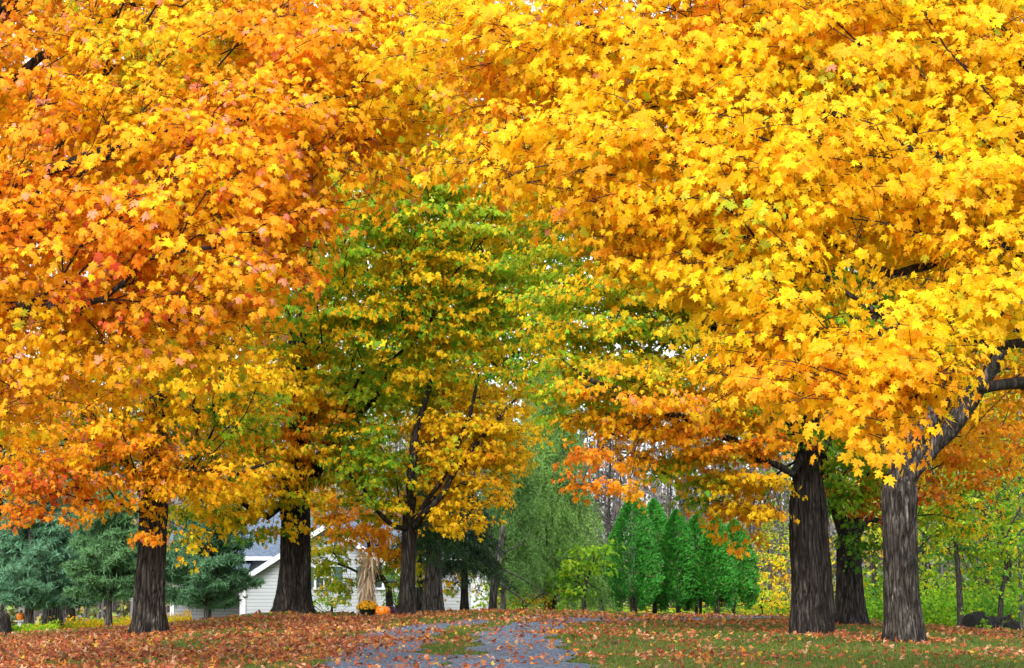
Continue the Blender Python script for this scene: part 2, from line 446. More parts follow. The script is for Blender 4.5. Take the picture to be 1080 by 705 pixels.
def trunk_mesh(mb, axis, rad, flare=.35, lobes=6, seed=0, nth=200, dz=.035, ridge=.05, knobs=()):
    """bark-ridged trunk along an axis polyline (pts, radii), flared at the foot"""
    axis = np.asarray(axis, float); rad = np.asarray(rad, float)
    z0, z1 = axis[0][2] - .25, axis[-1][2]
    zs = np.arange(z0, z1, dz); nz = len(zs)
    cx = np.interp(zs, axis[:, 2], axis[:, 0]); cyy = np.interp(zs, axis[:, 2], axis[:, 1])
    R = np.interp(zs, axis[:, 2], rad)
    dome = min(.4, rad[-1] * 1.1); R = R * np.sqrt(np.clip(1 - np.clip((zs - (z1 - dome)) / (dome * 1.03), 0, 1) ** 2, .01, 1))
    th = np.arange(nth) / nth * 2 * math.pi
    Z, TH = np.meshgrid(zs, th, indexing='ij')
    r_ = np.random.default_rng(seed)
    h = Z - axis[0][2]
    ph = r_.uniform(0, 6.28, 8)
    lob = .5 + .5 * np.cos(lobes * TH + ph[0] + .8 * np.sin(TH + ph[1])) * (.6 + .4 * np.sin(2 * TH + ph[2]))
    fl = np.exp(-np.maximum(h, -.1) / .32) * flare * (.45 + 1.1 * lob) + np.exp(-np.maximum(h, 0) / 1.3) * flare * .25
    und = .045 * np.sin(2 * TH + ph[3] + h * .5) + .035 * np.sin(3 * TH + ph[4] - h * .8) + .02 * np.sin(5 * TH + ph[5] + h)
    q = np.stack([np.cos(TH) * 2.2, np.sin(TH) * 2.2, Z * .55], -1).reshape(-1, 3)
    w1 = fbm(q, 1.6, seed, 2).reshape(Z.shape); w2 = fbm(q * [1, 1, 1.7], 3.2, seed + 1, 2).reshape(Z.shape)
    nr = 17
    rid = 1 - np.abs(np.sin(nr * .5 * TH + 2.2 * w1 + 1.1 * w2)) ** .8
    rid2 = 1 - np.abs(np.sin(nr * 1.1 * TH + 2.8 * w2 - h * 1.3))
    cut = np.clip(.5 + 1.3 * fbm(q * [1, 1, 3], 2.5, seed + 5, 2).reshape(Z.shape), .2, 1.2)
    disp = -ridge * 1.25 * rid ** 1.5 * cut - ridge * .4 * rid2 + ridge * .6 * w1
    RR = R[:, None] * (1 + fl + und) + disp
    for (kh, kt, kr, ka) in knobs:
        RR += ka * np.exp(-((h - kh) ** 2 + ((np.angle(np.exp(1j * (TH - kt)))) * R[:, None]) ** 2) / kr ** 2)
    X = cx[:, None] + RR * np.cos(TH); Y = cyy[:, None] + RR * np.sin(TH)
    V = np.stack([X, Y, Z], -1).reshape(-1, 3)
    i = np.arange(nz - 1)[:, None] * nth; j = np.arange(nth)[None]; j2 = (j + 1) % nth
    mb.add(V, np.stack([i + j, i + j2, i + nth + j2, i + nth + j], -1).reshape(-1, 4), smooth=True)
    k = mb.n - len(V); mb.Fq.append(np.array([[k + (nz - 1) * nth + a for a in range(nth)]])); mb.sm.append(False)

def spray_leaves(mb, tw, centres, outs, size, nl, leaf, cols, tmpl, face=.75, twr=.0045, flat=.13):
    """each centre gets a flat drooping spray of leaves and its side twigs"""
    n = len(centres)
    up = np.array([0, 0, 1.0])
    o = outs * [1, 1, .25]; o = unit(o + rng.normal(0, .35, (n, 3)) * [1, 1, .4])
    lat = unit(np.cross(np.broadcast_to(up, o.shape), o)); nn = np.cross(o, lat)
    u = rng.uniform(-.75, 1, (n, nl)); v = rng.uniform(-1, 1, (n, nl)); 
    wv = (1 - np.abs(u) * .55); v = v * wv * .75
    sz = size * rng.uniform(.75, 1.25, n)
    ww = rng.normal(0, flat, (n, nl)) - .22 * np.maximum(u, 0) ** 2 - .18 * v * v
    Pp = centres[:, None] + sz[:, None, None] * (u[..., None] * o[:, None] + v[..., None] * lat[:, None] + ww[..., None] * nn[:, None])
    Pp = Pp.reshape(-1, 3); m = len(Pp)
    oo = np.repeat(o, nl, 0); ll = np.repeat(lat, nl, 0) * np.sign(v.reshape(-1, 1)) * (np.abs(v.reshape(-1, 1)) * 1.2)
    hor = unit(oo + ll)
    Nn = up * rng.uniform(.15, .8, (m, 1)) + hor * face + rng.normal(0, .34, (m, 3))
    Tt = hor * .45 - up * rng.uniform(.35, 1.1, (m, 1)) + rng.normal(0, .38, (m, 3))
    Ss = leaf * np.clip(rng.normal(1, .30, m), .38, 1.6)
    C = np.repeat(cols, nl, 0) if len(cols) == n else cols
    put_leaves(mb, Pp, Nn, Tt, Ss, C if len(C) == m else np.repeat(C, nl, 0), tmpl)
    if tw is not None:
        for i in range(n):
            a = centres[i] - o[i] * sz[i] * .5; b = centres[i] + o[i] * sz[i] * .7 - nn[i] * sz[i] * .12
            tw.tube([a, centres[i], b], [twr * 1.3, twr, twr * .5], 3, cap=False)
            for s in (-1, 1):
                c0 = centres[i] + o[i] * sz[i] * rng.uniform(-.3, .1)
                tw.tube([c0, c0 + (o[i] * .35 + lat[i] * s * .5) * sz[i]], [twr * .9, twr * .4], 3, cap=False)
    return Pp

def blob_points(blobs, k, tierk=.35):
    """spray centres, outward directions and palette names out of the crown's ellipsoids"""
    Cc, Oo, Pn = [], [], []
    for b in blobs:
        px, py, Y, rx, ry, rz, pal = b[:7]; kk = b[7] if len(b) > 7 else 1.0
        c = P(px, py, Y); n = max(3, int(k * kk * math.pi * rx * rz))
        d = unit(rng.normal(size=(n, 3))); rr = (.30 + .70 * rng.uniform(size=n) ** .55)
        p = d * rr[:, None] * (1 + .16 * fbm(d * 2 + c, 1.5, int(abs(px)) % 97, 2))[:, None]
        p = p * [rx, ry, rz]
        # foliage hangs in tiers: pull points towards warped layers
        tier = .62
        zz = p[:, 2] + c[2] + .35 * fbm(p + c, .5, 5, 1)
        p[:, 2] += (np.round(zz / tier) * tier - zz) * tierk
        Cc.append(p + c); Oo.append(d / np.array([rx, ry, rz])); Pn += [pal] * n
    return np.concatenate(Cc), unit(np.concatenate(Oo)), np.array(Pn)

def maple(name, label, cat, group, base, trunk_axis, trunk_rad, guides, blobs, k=20, nl=24, leaf=.094, size=.48, tmpl=T_MID, bark=None,
          seed=0, flare=.35, twigs=True, tip=.006, trunk_kw=None, cscale=.55, bf=.35, face=1.0, extra_trunks=(), cnoise=.75, tierk=.35, flat=.13):
    bark = bark or M_BARK
    root = empty(name, base, label, cat, group)
    mb = MB(); trunk_mesh(mb, trunk_axis, trunk_rad, flare, seed=seed, **(trunk_kw or {}))
    mb.build('trunk', bark, root)
    for ax, ra in extra_trunks:
        mb = MB(); trunk_mesh(mb, ax, ra, flare, seed=seed + 31, **(trunk_kw or {})); mb.build('trunk', bark, root)
    top = np.array(trunk_axis[-1], float)
    sp, pr, fl = [], [], []
    down = np.array([0, 0, 1.0])
    r0 = trunk_rad[-1]
    sp.append(top - [0, 0, .35]); pr.append(-1); fl.append(r0 * .9)
    sp.append(top.copy()); pr.append(0); fl.append(r0 * .92)
    for g in guides:
        pts, ra = g; prev = 0
        pts = [np.array(x, float) for x in pts]
        q = [sp[0]] + pts; rr = [ra[0]] + list(ra)
        for a in range(len(q) - 1):
            L = np.linalg.norm(q[a + 1] - q[a]); m = max(2, int(L / .35))
            for s in range(1, m + 1):
                u = s / m; pt = q[a] * (1 - u) + q[a + 1] * u
                if s < m: pt = pt + rng.normal(0, .025, 3)
                sp.append(pt); pr.append(prev); fl.append(rr[a] * (1 - u) + rr[a + 1] * u); prev = len(sp) - 1
    C, O, Pn = blob_points(blobs, k, tierk)
    A, par, r, tips = grow(sp, pr, fl, C, bf=bf, tip=tip)
    bm_ = MB(); skeleton_mesh(bm_, A, par, r)
    lv = MB()
    cols = np.zeros((len(C) * nl, 3))
    for i, pal in enumerate(sorted(set(Pn))):
        s = Pn == pal
        cc = pal_colors(pal, np.repeat(C[s], nl, 0) + rng.normal(0, .12, (s.sum() * nl, 3)), seed + i, cnoise, cscale)
        cols[np.repeat(s, nl)] = cc
    spray_leaves(lv, bm_ if twigs else None, C, O, size, nl, leaf, cols, tmpl, face, flat=flat)
    bm_.build('branches', bark, root)
    lv.build('crown', M_LEAF, root, col=True)
    return root

def axis_from_px(base_px, base_Y, pts, radii_px):
    """trunk axis and radii from photo pixels at the tree's distance"""
    b = gpt(base_px, base_Y); ax = [b]; ra = [radii_px[0] * base_Y / F]
    for (px, py), r in zip(pts, radii_px[1:]):
        ax.append(P(px, py, base_Y)); ra.append(r * base_Y / F)
    return b, ax, ra

# --- A: right front maple
YA = 39.5
b, ax, ra = axis_from_px(952, YA, [(950, 600), (949, 540), (950, 500)], [19.5, 17.5, 17.5, 18.5])
G = lambda Y, *pp: [P(x, y, Y + dy) for x, y, dy in pp]
maple('maple_tree', 'thick grey maple trunk furthest right, rough torn bark, forking into dark limbs', 'maple tree', 'old maples right of the drive', b, ax, ra,
      [(G(YA, (975, 478, 0), (1003, 455, -.3), (1025, 425, -.5), (1050, 385, -1), (1075, 330, -1.5)), [.16, .15, .13, .12, .10, .08]),
       (G(YA, (960, 470, .2), (985, 440, .3), (1000, 400, .6), (1000, 300, 1), (990, 150, 1)), [.20, .19, .17, .15, .12, .08]),
       (G(YA, (940, 470, 0), (935, 430, 0), (930, 380, 0), (920, 300, .5), (900, 150, 1)), [.17, .16, .15, .13, .12, .08]),
       (G(YA, (990, 468, -.2), (1020, 415, .4), (1060, 405, 1), (1110, 410, 1.5)), [.12, .12, .10, .09, .07])],
      [(1000, 200, 40, 3.6, 3.2, 3.6, 'gold'), (930, 330, 41, 2.4, 2.0, 1.2, 'green'), (1080, 250, 40, 3.0, 3, 3.0, 'yel_or'),
       (900, 60, 40, 3.5, 3, 2.8, 'gold'), (1060, 30, 39, 3.5, 3, 2.8, 'yel_or'), (1120, 400, 41, 2.0, 2.0, .8, 'orange', .8), (1000, 440, 42, 1.5, 1, .6, 'gold', .7)],
      k=15, flare=.17, bark=M_BARKA, seed=11, trunk_kw=dict(knobs=((1.6, -1.2, .18, .07), (2.3, -1.9, .15, .06), (.9, -1.0, .2, -.05), (1.1, -2.0, .12, -.07), (2.0, -1.4, .1, -.06)), ridge=.05))
# --- B: right double-stemmed maple
YB = 43.5
b, ax, ra = axis_from_px(852, YB, [(850, 600), (848, 540), (851, 470), (853, 452)], [17.5, 15.5, 15, 13, 11])
b2, ax2, ra2 = axis_from_px(867, YB + .25, [(867, 600), (864, 550), (860, 500)], [11.5, 9.5, 9.5, 7])
maple('maple_tree', 'deeply furrowed maple with two fused stems left of the other right-hand trunks', 'maple tree', 'old maples right of the drive', b, ax, ra,
      [(G(YB, (855, 420, 0), (858, 380, 0), (862, 300, 0), (860, 150, 0)), [.22, .21, .19, .16, .10]),
       (G(YB, (872, 470, .3), (885, 440, .5), (900, 380, 1), (930, 260, 1.5)), [.14, .14, .13, .11, .07]),
       (G(YB, (835, 500, -.5), (800, 485, -1.2), (750, 450, -2), (690, 430, -2.8), (620, 400, -3.4)), [.08, .08, .075, .06, .05, .03]),
       (G(YB, (830, 440, 0), (780, 380, 0), (700, 300, 0), (630, 220, 0)), [.12, .11, .10, .07, .04])],
      [(820, 60, 43, 3.6, 3.2, 2.8, 'gold'), (740, 200, 42, 3.2, 3.0, 2.6, 'gold'), (860, 280, 44, 3.2, 2.6, 2.4, 'mix_green'), (650, 220, 43, 2.6, 2.4, 2.0, 'airy'),
       (700, 340, 41.5, 2.5, 2.2, 1.2, 'olive'), (615, 335, 41.5, 1.8, 1.5, .9, 'airy', 1.1), (590, 380, 42.5, 1.1, 1.1, .5, 'olive', .8),
       (760, 400, 41, 2.0, 1.8, .9, 'gold', 1.2), (690, 425, 40.5, 1.9, 1.5, .55, 'orange', 1.3), (650, 395, 40.5, 1.6, 1.2, .5, 'olive', 1.2),
       (775, 465, 42, 1.4, 1.5, .7, 'orange', 1.3), (797, 518, 42, .8, .9, .5, 'gold', 1.3), (740, 495, 42, 1.4, 1.2, .45, 'olive', 1.2), (700, 468, 41, 1.6, 1.0, .28, 'brown_or', 1.4),
       (615, 425, 41.5, 1.1, 1.0, .55, 'olive', 1.3), (660, 445, 41, 1.3, 1.0, .35, 'gold', 1.3), (590, 405, 42, .9, .8, .3, 'airy_green', 1.1), (628, 487, 40, 1.0, .6, .16, 'brown_or', 1.5), (640, 512, 40, .7, .5, .2, 'brown_or', 1.4), (780, 540, 43, 1.0, 1, .5, 'brown_or', .9), (690, 300, 42, 2.6, 2, 1.6, 'olive'),
       (600, 120, 43, 2.6, 2.2, 2.2, 'gold'), (870, 430, 42.5, 1.2, .8, .6, 'green', .8), (760, 515, 43, 1.0, .8, .4, 'green', 1.1)],
      k=17, flare=.17, seed=23, extra_trunks=[(ax2, ra2)], trunk_kw=dict(ridge=.06), tierk=.65, flat=.09)
# --- C: right rear maple
YC = 51
b, ax, ra = axis_from_px(896, YC, [(896, 600), (896, 560)], [15, 13, 14])
maple('maple_tree', 'short dark maple trunk standing between and behind the two thick right-hand trunks', 'maple tree', 'old maples right of the drive', b, ax, ra,
      [(G(YC, (880, 530, -.5), (865, 480, -1), (850, 380, -1)), [.18, .16, .14, .10]), (G(YC, (905, 530, 0), (925, 490, 0), (960, 420, 0)), [.2, .18, .15, .1]),
       (G(YC, (915, 548, .4), (935, 552, .8), (960, 545, 1)), [.08, .08, .06, .04])],
      [(910, 490, 49.5, 1.3, 1.5, .9, 'mix_green', 1.2), (880, 520, 48.5, .8, 1, .7, 'green', 1.2), (915, 520, 49.5, 1.2, 1.2, .5, 'orange_red', .8), (880, 430, 50, 3, 2.5, 1.5, 'mix_green'), (905, 570, 49.5, .6, .6, .5, 'green', .9),
       (990, 480, 52, 2.2, 2.2, 1.3, 'orange_red', .9), (1040, 440, 52, 2.2, 2.2, 1.5, 'orange', .8), (1010, 540, 53, 1.6, 1.6, .7, 'mix_green', .7), (980, 350, 52, 4, 3, 2, 'mix_green', .7)],
      k=15, seed=37, trunk_kw=dict(nth=90))
# --- D: left front maple
YD = 43.5
b, ax, ra = axis_from_px(158, YD, [(160, 600), (162, 550), (163, 520)], [17, 15, 14.5, 16])
maple('maple_tree', 'stout left maple with pale streaks down its trunk standing in red fallen leaves', 'maple tree', 'old maples left of the drive', b, ax, ra,
      [(G(YD, (164, 495, 0), (163, 460, 0), (165, 380, 0), (150, 220, 0), (160, 60, 0)), [.28, .26, .24, .2, .15, .1]),
       (G(YD, (178, 512, -.2), (205, 495, -.6), (250, 500, -1), (290, 486, -1)), [.10, .075, .045, .026, .014]),
       (G(YD, (140, 500, 0), (100, 440, 0), (60, 360, 0)), [.12, .1, .08, .05])],
      [(150, 60, 43, 4, 3, 3, 'orange'), (60, 200, 42, 3.2, 2.5, 2.4, 'orange'), (230, 220, 42, 3.0, 2.5, 2.2, 'yel_or'), (100, 360, 42, 2.8, 2.3, 1.5, 'yel_or'),
       (200, 400, 42, 2.2, 2, 1.1, 'yellow'), (60, 450, 41.5, 2.0, 1.8, 1.1, 'yel_or'), (140, 480, 42, 1.7, 1.5, .8, 'orange'), (60, 510, 41, 1.5, 1.2, .6, 'orange_red', 1.1), (50, 535, 41, 1.1, .9, .35, 'orange_red', .8),
       (210, 500, 42, 1.5, 1.2, .5, 'gold', 1.2), (120, 430, 44, 2, 1.5, 1.0, 'green', .7), (220, 440, 44, 2, 1.6, 1.2, 'mix_green', .7), (140, 530, 42, .9, .8, .3, 'orange', .9),
       (90, 500, 43, 1.2, .8, .4, 'green', .7), (150, 565, 41.5, .35, .3, .25, 'orange_red', .8), (200, 570, 42, .4, .3, .15, 'yel_or', .8)],
      k=15, flare=.24, bark=M_BARKA, seed=41, trunk_kw=dict(ridge=.05))
# --- E: left rear maple
YE = 57.0
b, ax, ra = axis_from_px(310, YE, [(311, 600), (312, 550), (310, 515)], [17, 15.5, 15, 16])
maple('maple_tree', 'big dark maple on a small grassy mound in front of the white gable', 'maple tree', 'old maples left of the drive', b, ax, ra,
      [(G(YE - .8, (316, 480, 0), (318, 450, 0), (315, 380, 0), (330, 250, 0), (350, 100, 0)), [.32, .3, .26, .22, .16, .1]),
       (G(YE - 1.5, (330, 500, .8), (345, 475, .2), (362, 452, 0), (400, 410, 0)), [.24, .21, .18, .14, .08]),
       (G(YE, (295, 505, -.3), (285, 480, -.6), (250, 440, -1), (220, 400, -1)), [.14, .12, .1, .08, .05]),
       (G(YE, (300, 530, -.4), (282, 545, -.8), (262, 535, -1.2), (235, 522, -1.6), (205, 515, -2)), [.13, .11, .08, .06, .04, .03])],
      [(300, 440, 56, 2.8, 2.3, 1.2, 'gold'), (240, 500, 55, 2.3, 2.0, .9, 'yellow', 1.1), (300, 482, 55.5, 1.9, 1.0, .55, 'yellow', 1.0), (390, 480, 56, 1.7, 1.6, .9, 'airy_green', 1.0),
       (270, 530, 55, 1.6, 1.2, .5, 'yellow_green', .8), (215, 545, 56, 1.4, 1.2, .6, 'mix_green', .9), (285, 560, 56, .8, .7, .35, 'mix_green', .7), (270, 400, 55, 2.8, 2.3, 1.3, 'airy'), (350, 400, 55.5, 2.4, 2.2, 1.0, 'airy'),
       (310, 330, 54, 2.6, 2.4, 1.1, 'airy_green'), (400, 330, 53.5, 2.6, 2.4, .9, 'airy_green'), (430, 395, 54.5, 2.4, 1.8, .6, 'airy'), (480, 350, 54, 2.0, 1.8, .8, 'airy', .9), (400, 270, 53, 3.2, 2.4, .9, 'airy'), (380, 215, 52.5, 3.4, 2.4, .9, 'airy_green'),
       (470, 230, 52.5, 2.8, 2.2, .9, 'airy'), (490, 290, 53, 2.6, 2.2, .9, 'airy_green'), (370, 150, 52.5, 3.6, 2.6, 1.1, 'airy'), (500, 160, 53, 3.4, 2.6, 1.3, 'yel_or'), (460, 60, 54, 4.5, 3, 2.2, 'yel_or', .8), (300, 80, 55, 4.5, 3, 2.2, 'orange', .8),
       (560, 320, 54, 1.9, 1.6, 1.1, 'airy', .9), (560, 250, 55, 1.9, 1.6, 1.3, 'airy_green', .9)],
      k=15, flare=.3, seed=53, trunk_kw=dict(ridge=.05), leaf=.118, size=.55, cscale=.45, cnoise=.85, tierk=.7, flat=.08)
# --- F: young maple by the corn stalks
YF = 55.0
b, ax, ra = axis_from_px(429, YF, [(430, 600), (431, 570), (432, 545)], [9.5, 8, 8, 8.5])
maple('maple_tree', 'young slim maple, half green and half golden, beside the pumpkin', 'maple tree', None, b, ax, ra,
      [(G(YF - .9, (433, 500, 0), (440, 450, 0), (455, 400, 0)), [.13, .10, .07, .04]),
       (G(YF - .9, (455, 535, 0), (475, 505, 0), (505, 465, .2), (545, 420, .3)), [.09, .08, .06, .045, .02]),
       (G(YF - .9, (418, 556, .4), (406, 548, .2), (392, 530, 0), (372, 505, -.3)), [.07, .07, .05, .04, .02]),
       (G(YF - .9, (470, 500, 0), (495, 440, 0), (505, 395, 0)), [.07, .06, .04, .02])],
      [(400, 495, 54.4, 1.5, 1.2, .8, 'airy_green', 1.0), (370, 470, 54, 1.4, 1.3, .8, 'mix_green', 1.0), (425, 535, 56, .9, .8, .4, 'mix_green', .9), (395, 535, 54.5, .9, .8, .4, 'airy_green'),
       (470, 470, 55, 1.6, 1.5, 1.1, 'yellow', 1.0), (520, 450, 55.5, 1.5, 1.3, 1.0, 'yellow', 1.0), (500, 500, 55, 1.4, 1.2, .7, 'yellow', 1.0), (530, 480, 56, .9, 1, .6, 'yellow'), (480, 548, 54.5, 1.1, .9, .4, 'yellow', 1.0),
       (455, 520, 55, 1.2, 1.1, .6, 'yellow', .8), (500, 410, 56, 1.6, 1.3, .6, 'yellow', .8), (460, 420, 55, 1.6, 1.3, .7, 'yellow_green', .9), (545, 425, 56, .9, .9, .5, 'yellow', .9), (490, 450, 54.3, 1.5, .8, .8, 'yellow', .9), (515, 527, 55, .6, .6, .25, 'yellow', .8)],
      k=19, nl=20, leaf=.10, size=.42, seed=61, flare=.2, trunk_kw=dict(nth=70, ridge=.015))
# --- K: small orange maple behind the corn stalks
YK = 63.0
b, ax, ra = axis_from_px(412, YK, [(410, 620), (398, 600)], [4, 3, 2.5])
maple('sapling_maple', 'slender sapling with rusty orange top and thin yellow lower leaves before the house', 'sapling', None, b, ax, ra,
      [(G(YK, (385, 560, 0), (370, 500, 0)), [.06, .04, .02]), (G(YK, (370, 600, 0), (340, 590, 0)), [.04, .03, .015])],
      [(380, 550, 62, 1.5, 1.0, .8, 'brown_or', 1.1), (405, 575, 61, .9, .8, .6, 'brown_or', 1.1), (350, 530, 62, 1.1, .9, .7, 'orange', .9), (345, 580, 62, .95, .8, .8, 'yellow_green', 1.15), (425, 600, 63, .9, .7, .8, 'yellow_green', .9), (355, 618, 62, .9, .7, .4, 'yellow_green', 1.1), (345, 545, 62, .7, .7, .5, 'yellow_green', 1.0), (470, 612, 68, .8, .6, .5, 'yellow_green', .7)],
      k=17, nl=18, leaf=.10, size=.4, seed=67, flare=.1, trunk_kw=dict(nth=40, ridge=.006), bark=M_BARKT)
# --- J: trunk at the left frame edge
YJ = 47.0
b, ax, ra = axis_from_px(-30, YJ, [(-20, 600), (-7, 520)], [13, 12, 12])
maple('maple_tree', 'maple at the far left edge, only a sliver of dark trunk showing', 'maple tree', 'old maples left of the drive', b, ax, ra,
      [(G(YJ, (-5, 450, 0), (10, 350, 0), (20, 200, 0)), [.22, .2, .16, .1]), (G(YJ, (20, 470, 0), (50, 420, 0)), [.1, .08, .05])],
      [(10, 520, 46, .9, 1.2, .5, 'orange', .9), (20, 440, 47, 2.2, 2, 1.2, 'yel_or', .8), (-80, 350, 47, 4, 3, 3, 'orange', .6), (20, 250, 48, 3.5, 3, 2.5, 'orange', .7), (-60, 100, 48, 4, 3, 3, 'yel_or', .5), (-50, 490, 47, 2, 2, 1, 'mix_green', .6)],
      k=13, seed=71, trunk_kw=dict(nth=80))
# --- near left maple (trunk out of frame)
YN = 27.0
bx = gpt(-330, YN); top = P(-320, 430, YN)
maple('maple_tree', 'near orange maple whose boughs fill the upper left, its trunk outside the view', 'maple tree', None, bx, [bx, top], [.42, .36],
      [(G(YN, (-250, 300, 0), (-120, 240, -.5), (20, 190, -1), (110, 158, -1.5), (230, 130, -1.8), (330, 110, -2)), [.2, .13, .09, .055, .04, .028, .015]),
       (G(YN, (-200, 380, -.5), (-40, 330, -1), (70, 320, -2), (110, 315, -2.2), (150, 275, -2.4), (215, 262, -2.5), (260, 255, -2.5)), [.15, .10, .06, .035, .03, .025, .018, .012]),
       (G(YN, (-260, 200, 0), (-100, 60, 0), (60, -20, 0), (200, -60, 0)), [.2, .16, .12, .08, .05]),
       (G(YN, (-100, 120, .5), (20, 80, .5), (90, 30, .5), (140, 5, .5)), [.1, .07, .05, .04, .03])],
      [(60, 70, 27, 2.6, 2, 1.7, 'orange'), (230, 60, 26.5, 2.3, 1.9, 1.5, 'yel_or'), (370, 70, 26, 1.8, 1.5, 1.1, 'yel_or', .95), (150, 180, 25.5, 2.4, 1.8, 1.2, 'orange'), (300, 160, 25.5, 1.9, 1.6, 1.0, 'orange'),
       (60, 270, 25.5, 2.1, 1.7, 1.1, 'orange'), (210, 270, 25, 1.8, 1.5, .9, 'orange'), (40, 380, 26, 1.5, 1.4, .8, 'yel_or', .9), (170, 350, 25.5, 1.5, 1.3, .6, 'orange', .9), (270, 240, 25, 1.0, 1, .7, 'yel_or', .8),
       (430, 120, 26.5, 1.3, 1.2, .6, 'yel_or', .8), (-130, 250, 27, 2.5, 2.5, 2.0, 'orange', .5), (-200, 50, 28, 3.0, 3, 2.5, 'orange', .5), (150, -90, 27, 3.8, 2.5, 1.2, 'orange', .5), (450, 20, 27, 1.6, 1.5, .9, 'yel_or', .8)],
      k=27, nl=22, tierk=.08, flat=.17, face=1.4, leaf=.082, size=.42, tmpl=T_BIG, seed=83, tip=.0045, trunk_kw=dict(nth=60, dz=.08))
# --- near right maple (trunk out of frame)
YM = 22.5
bx = gpt(1370, YM); top = P(1350, 420, YM)
maple('maple_tree', 'nearest maple, bright yellow boughs reaching in from the right above every other crown', 'maple tree', None, bx, [bx, top], [.45, .38],
      [(G(YM, (1290, 330, 0), (1200, 200, 0), (1100, 80, 0), (1062, 35, 0), (1030, -10, 0)), [.18, .14, .10, .075, .065, .05]),
       (G(YM, (1240, 300, -.5), (1120, 230, -1), (1000, 170, -1.3), (880, 120, -1.3), (760, 70, -1.2), (640, 45, -1)), [.13, .10, .06, .035, .025, .018, .012]),
       (G(YM, (1250, 370, -.8), (1150, 368, -1.5), (1075, 362, -1.8), (1020, 358, -2), (950, 345, -2.2), (880, 300, -2.4)), [.1, .07, .05, .04, .03, .02, .014]),
       (G(YM, (1230, 410, -.8), (1130, 405, -1.8), (1070, 404, -2.2), (1010, 412, -2.8), (960, 420, -3.2)), [.08, .07, .06, .045, .03, .02]),
       (G(YM, (1200, 300, -.5), (1050, 260, -1), (940, 290, -1.5), (850, 240, -1.5), (740, 180, -1.3)), [.10, .07, .045, .03, .022, .015])],
      [(1000, 90, 22.5, 2.1, 1.9, 1.4, 'yellow'), (850, 60, 22, 2.0, 1.8, 1.2, 'yel_or'), (700, 60, 22, 1.9, 1.7, 1.1, 'yellow'), (560, 60, 22.5, 1.5, 1.4, .9, 'yel_or', .95),
       (1030, 205, 21, 1.4, 1.5, .9, 'yellow'), (830, 190, 20.5, 1.7, 1.4, .9, 'yellow'), (680, 170, 21, 1.5, 1.3, .8, 'yellow'), (560, 160, 22, 1.0, 1.0, .5, 'yel_or', .9), (790, 280, 20.5, 1.1, 1.1, .6, 'yellow'),
       (1040, 300, 20.5, 1.0, 1.1, .6, 'yellow'), (700, 255, 21, .9, .9, .45, 'yellow', .9), (840, 355, 20, .8, .9, .5, 'yellow', .9), (960, 370, 19.2, .85, .9, .42, 'yellow'), (890, 405, 19, .8, .8, .32, 'yellow_low', 1.0), (960, 400, 18.8, .5, .7, .26, 'yellow_low', .9),
       (925, 455, 18.8, .36, .5, .26, 'yellow_low', .9), (800, 400, 20, .5, .6, .25, 'yellow_low', .8), (1100, 160, 22, 1.8, 1.8, 1.3, 'yellow', .8), (1250, 100, 23, 2.8, 2.5, 2.2, 'yellow', .4), (850, -90, 23, 4.0, 2.5, 1.0, 'yellow', .5), (640, 230, 21.5, .7, .7, .3, 'yel_or', .8)],
      k=36, nl=22, tierk=.08, flat=.17, face=1.4, leaf=.083, size=.42, tmpl=T_BIG, seed=97, tip=.0045, trunk_kw=dict(nth=60, dz=.08), cscale=.8)

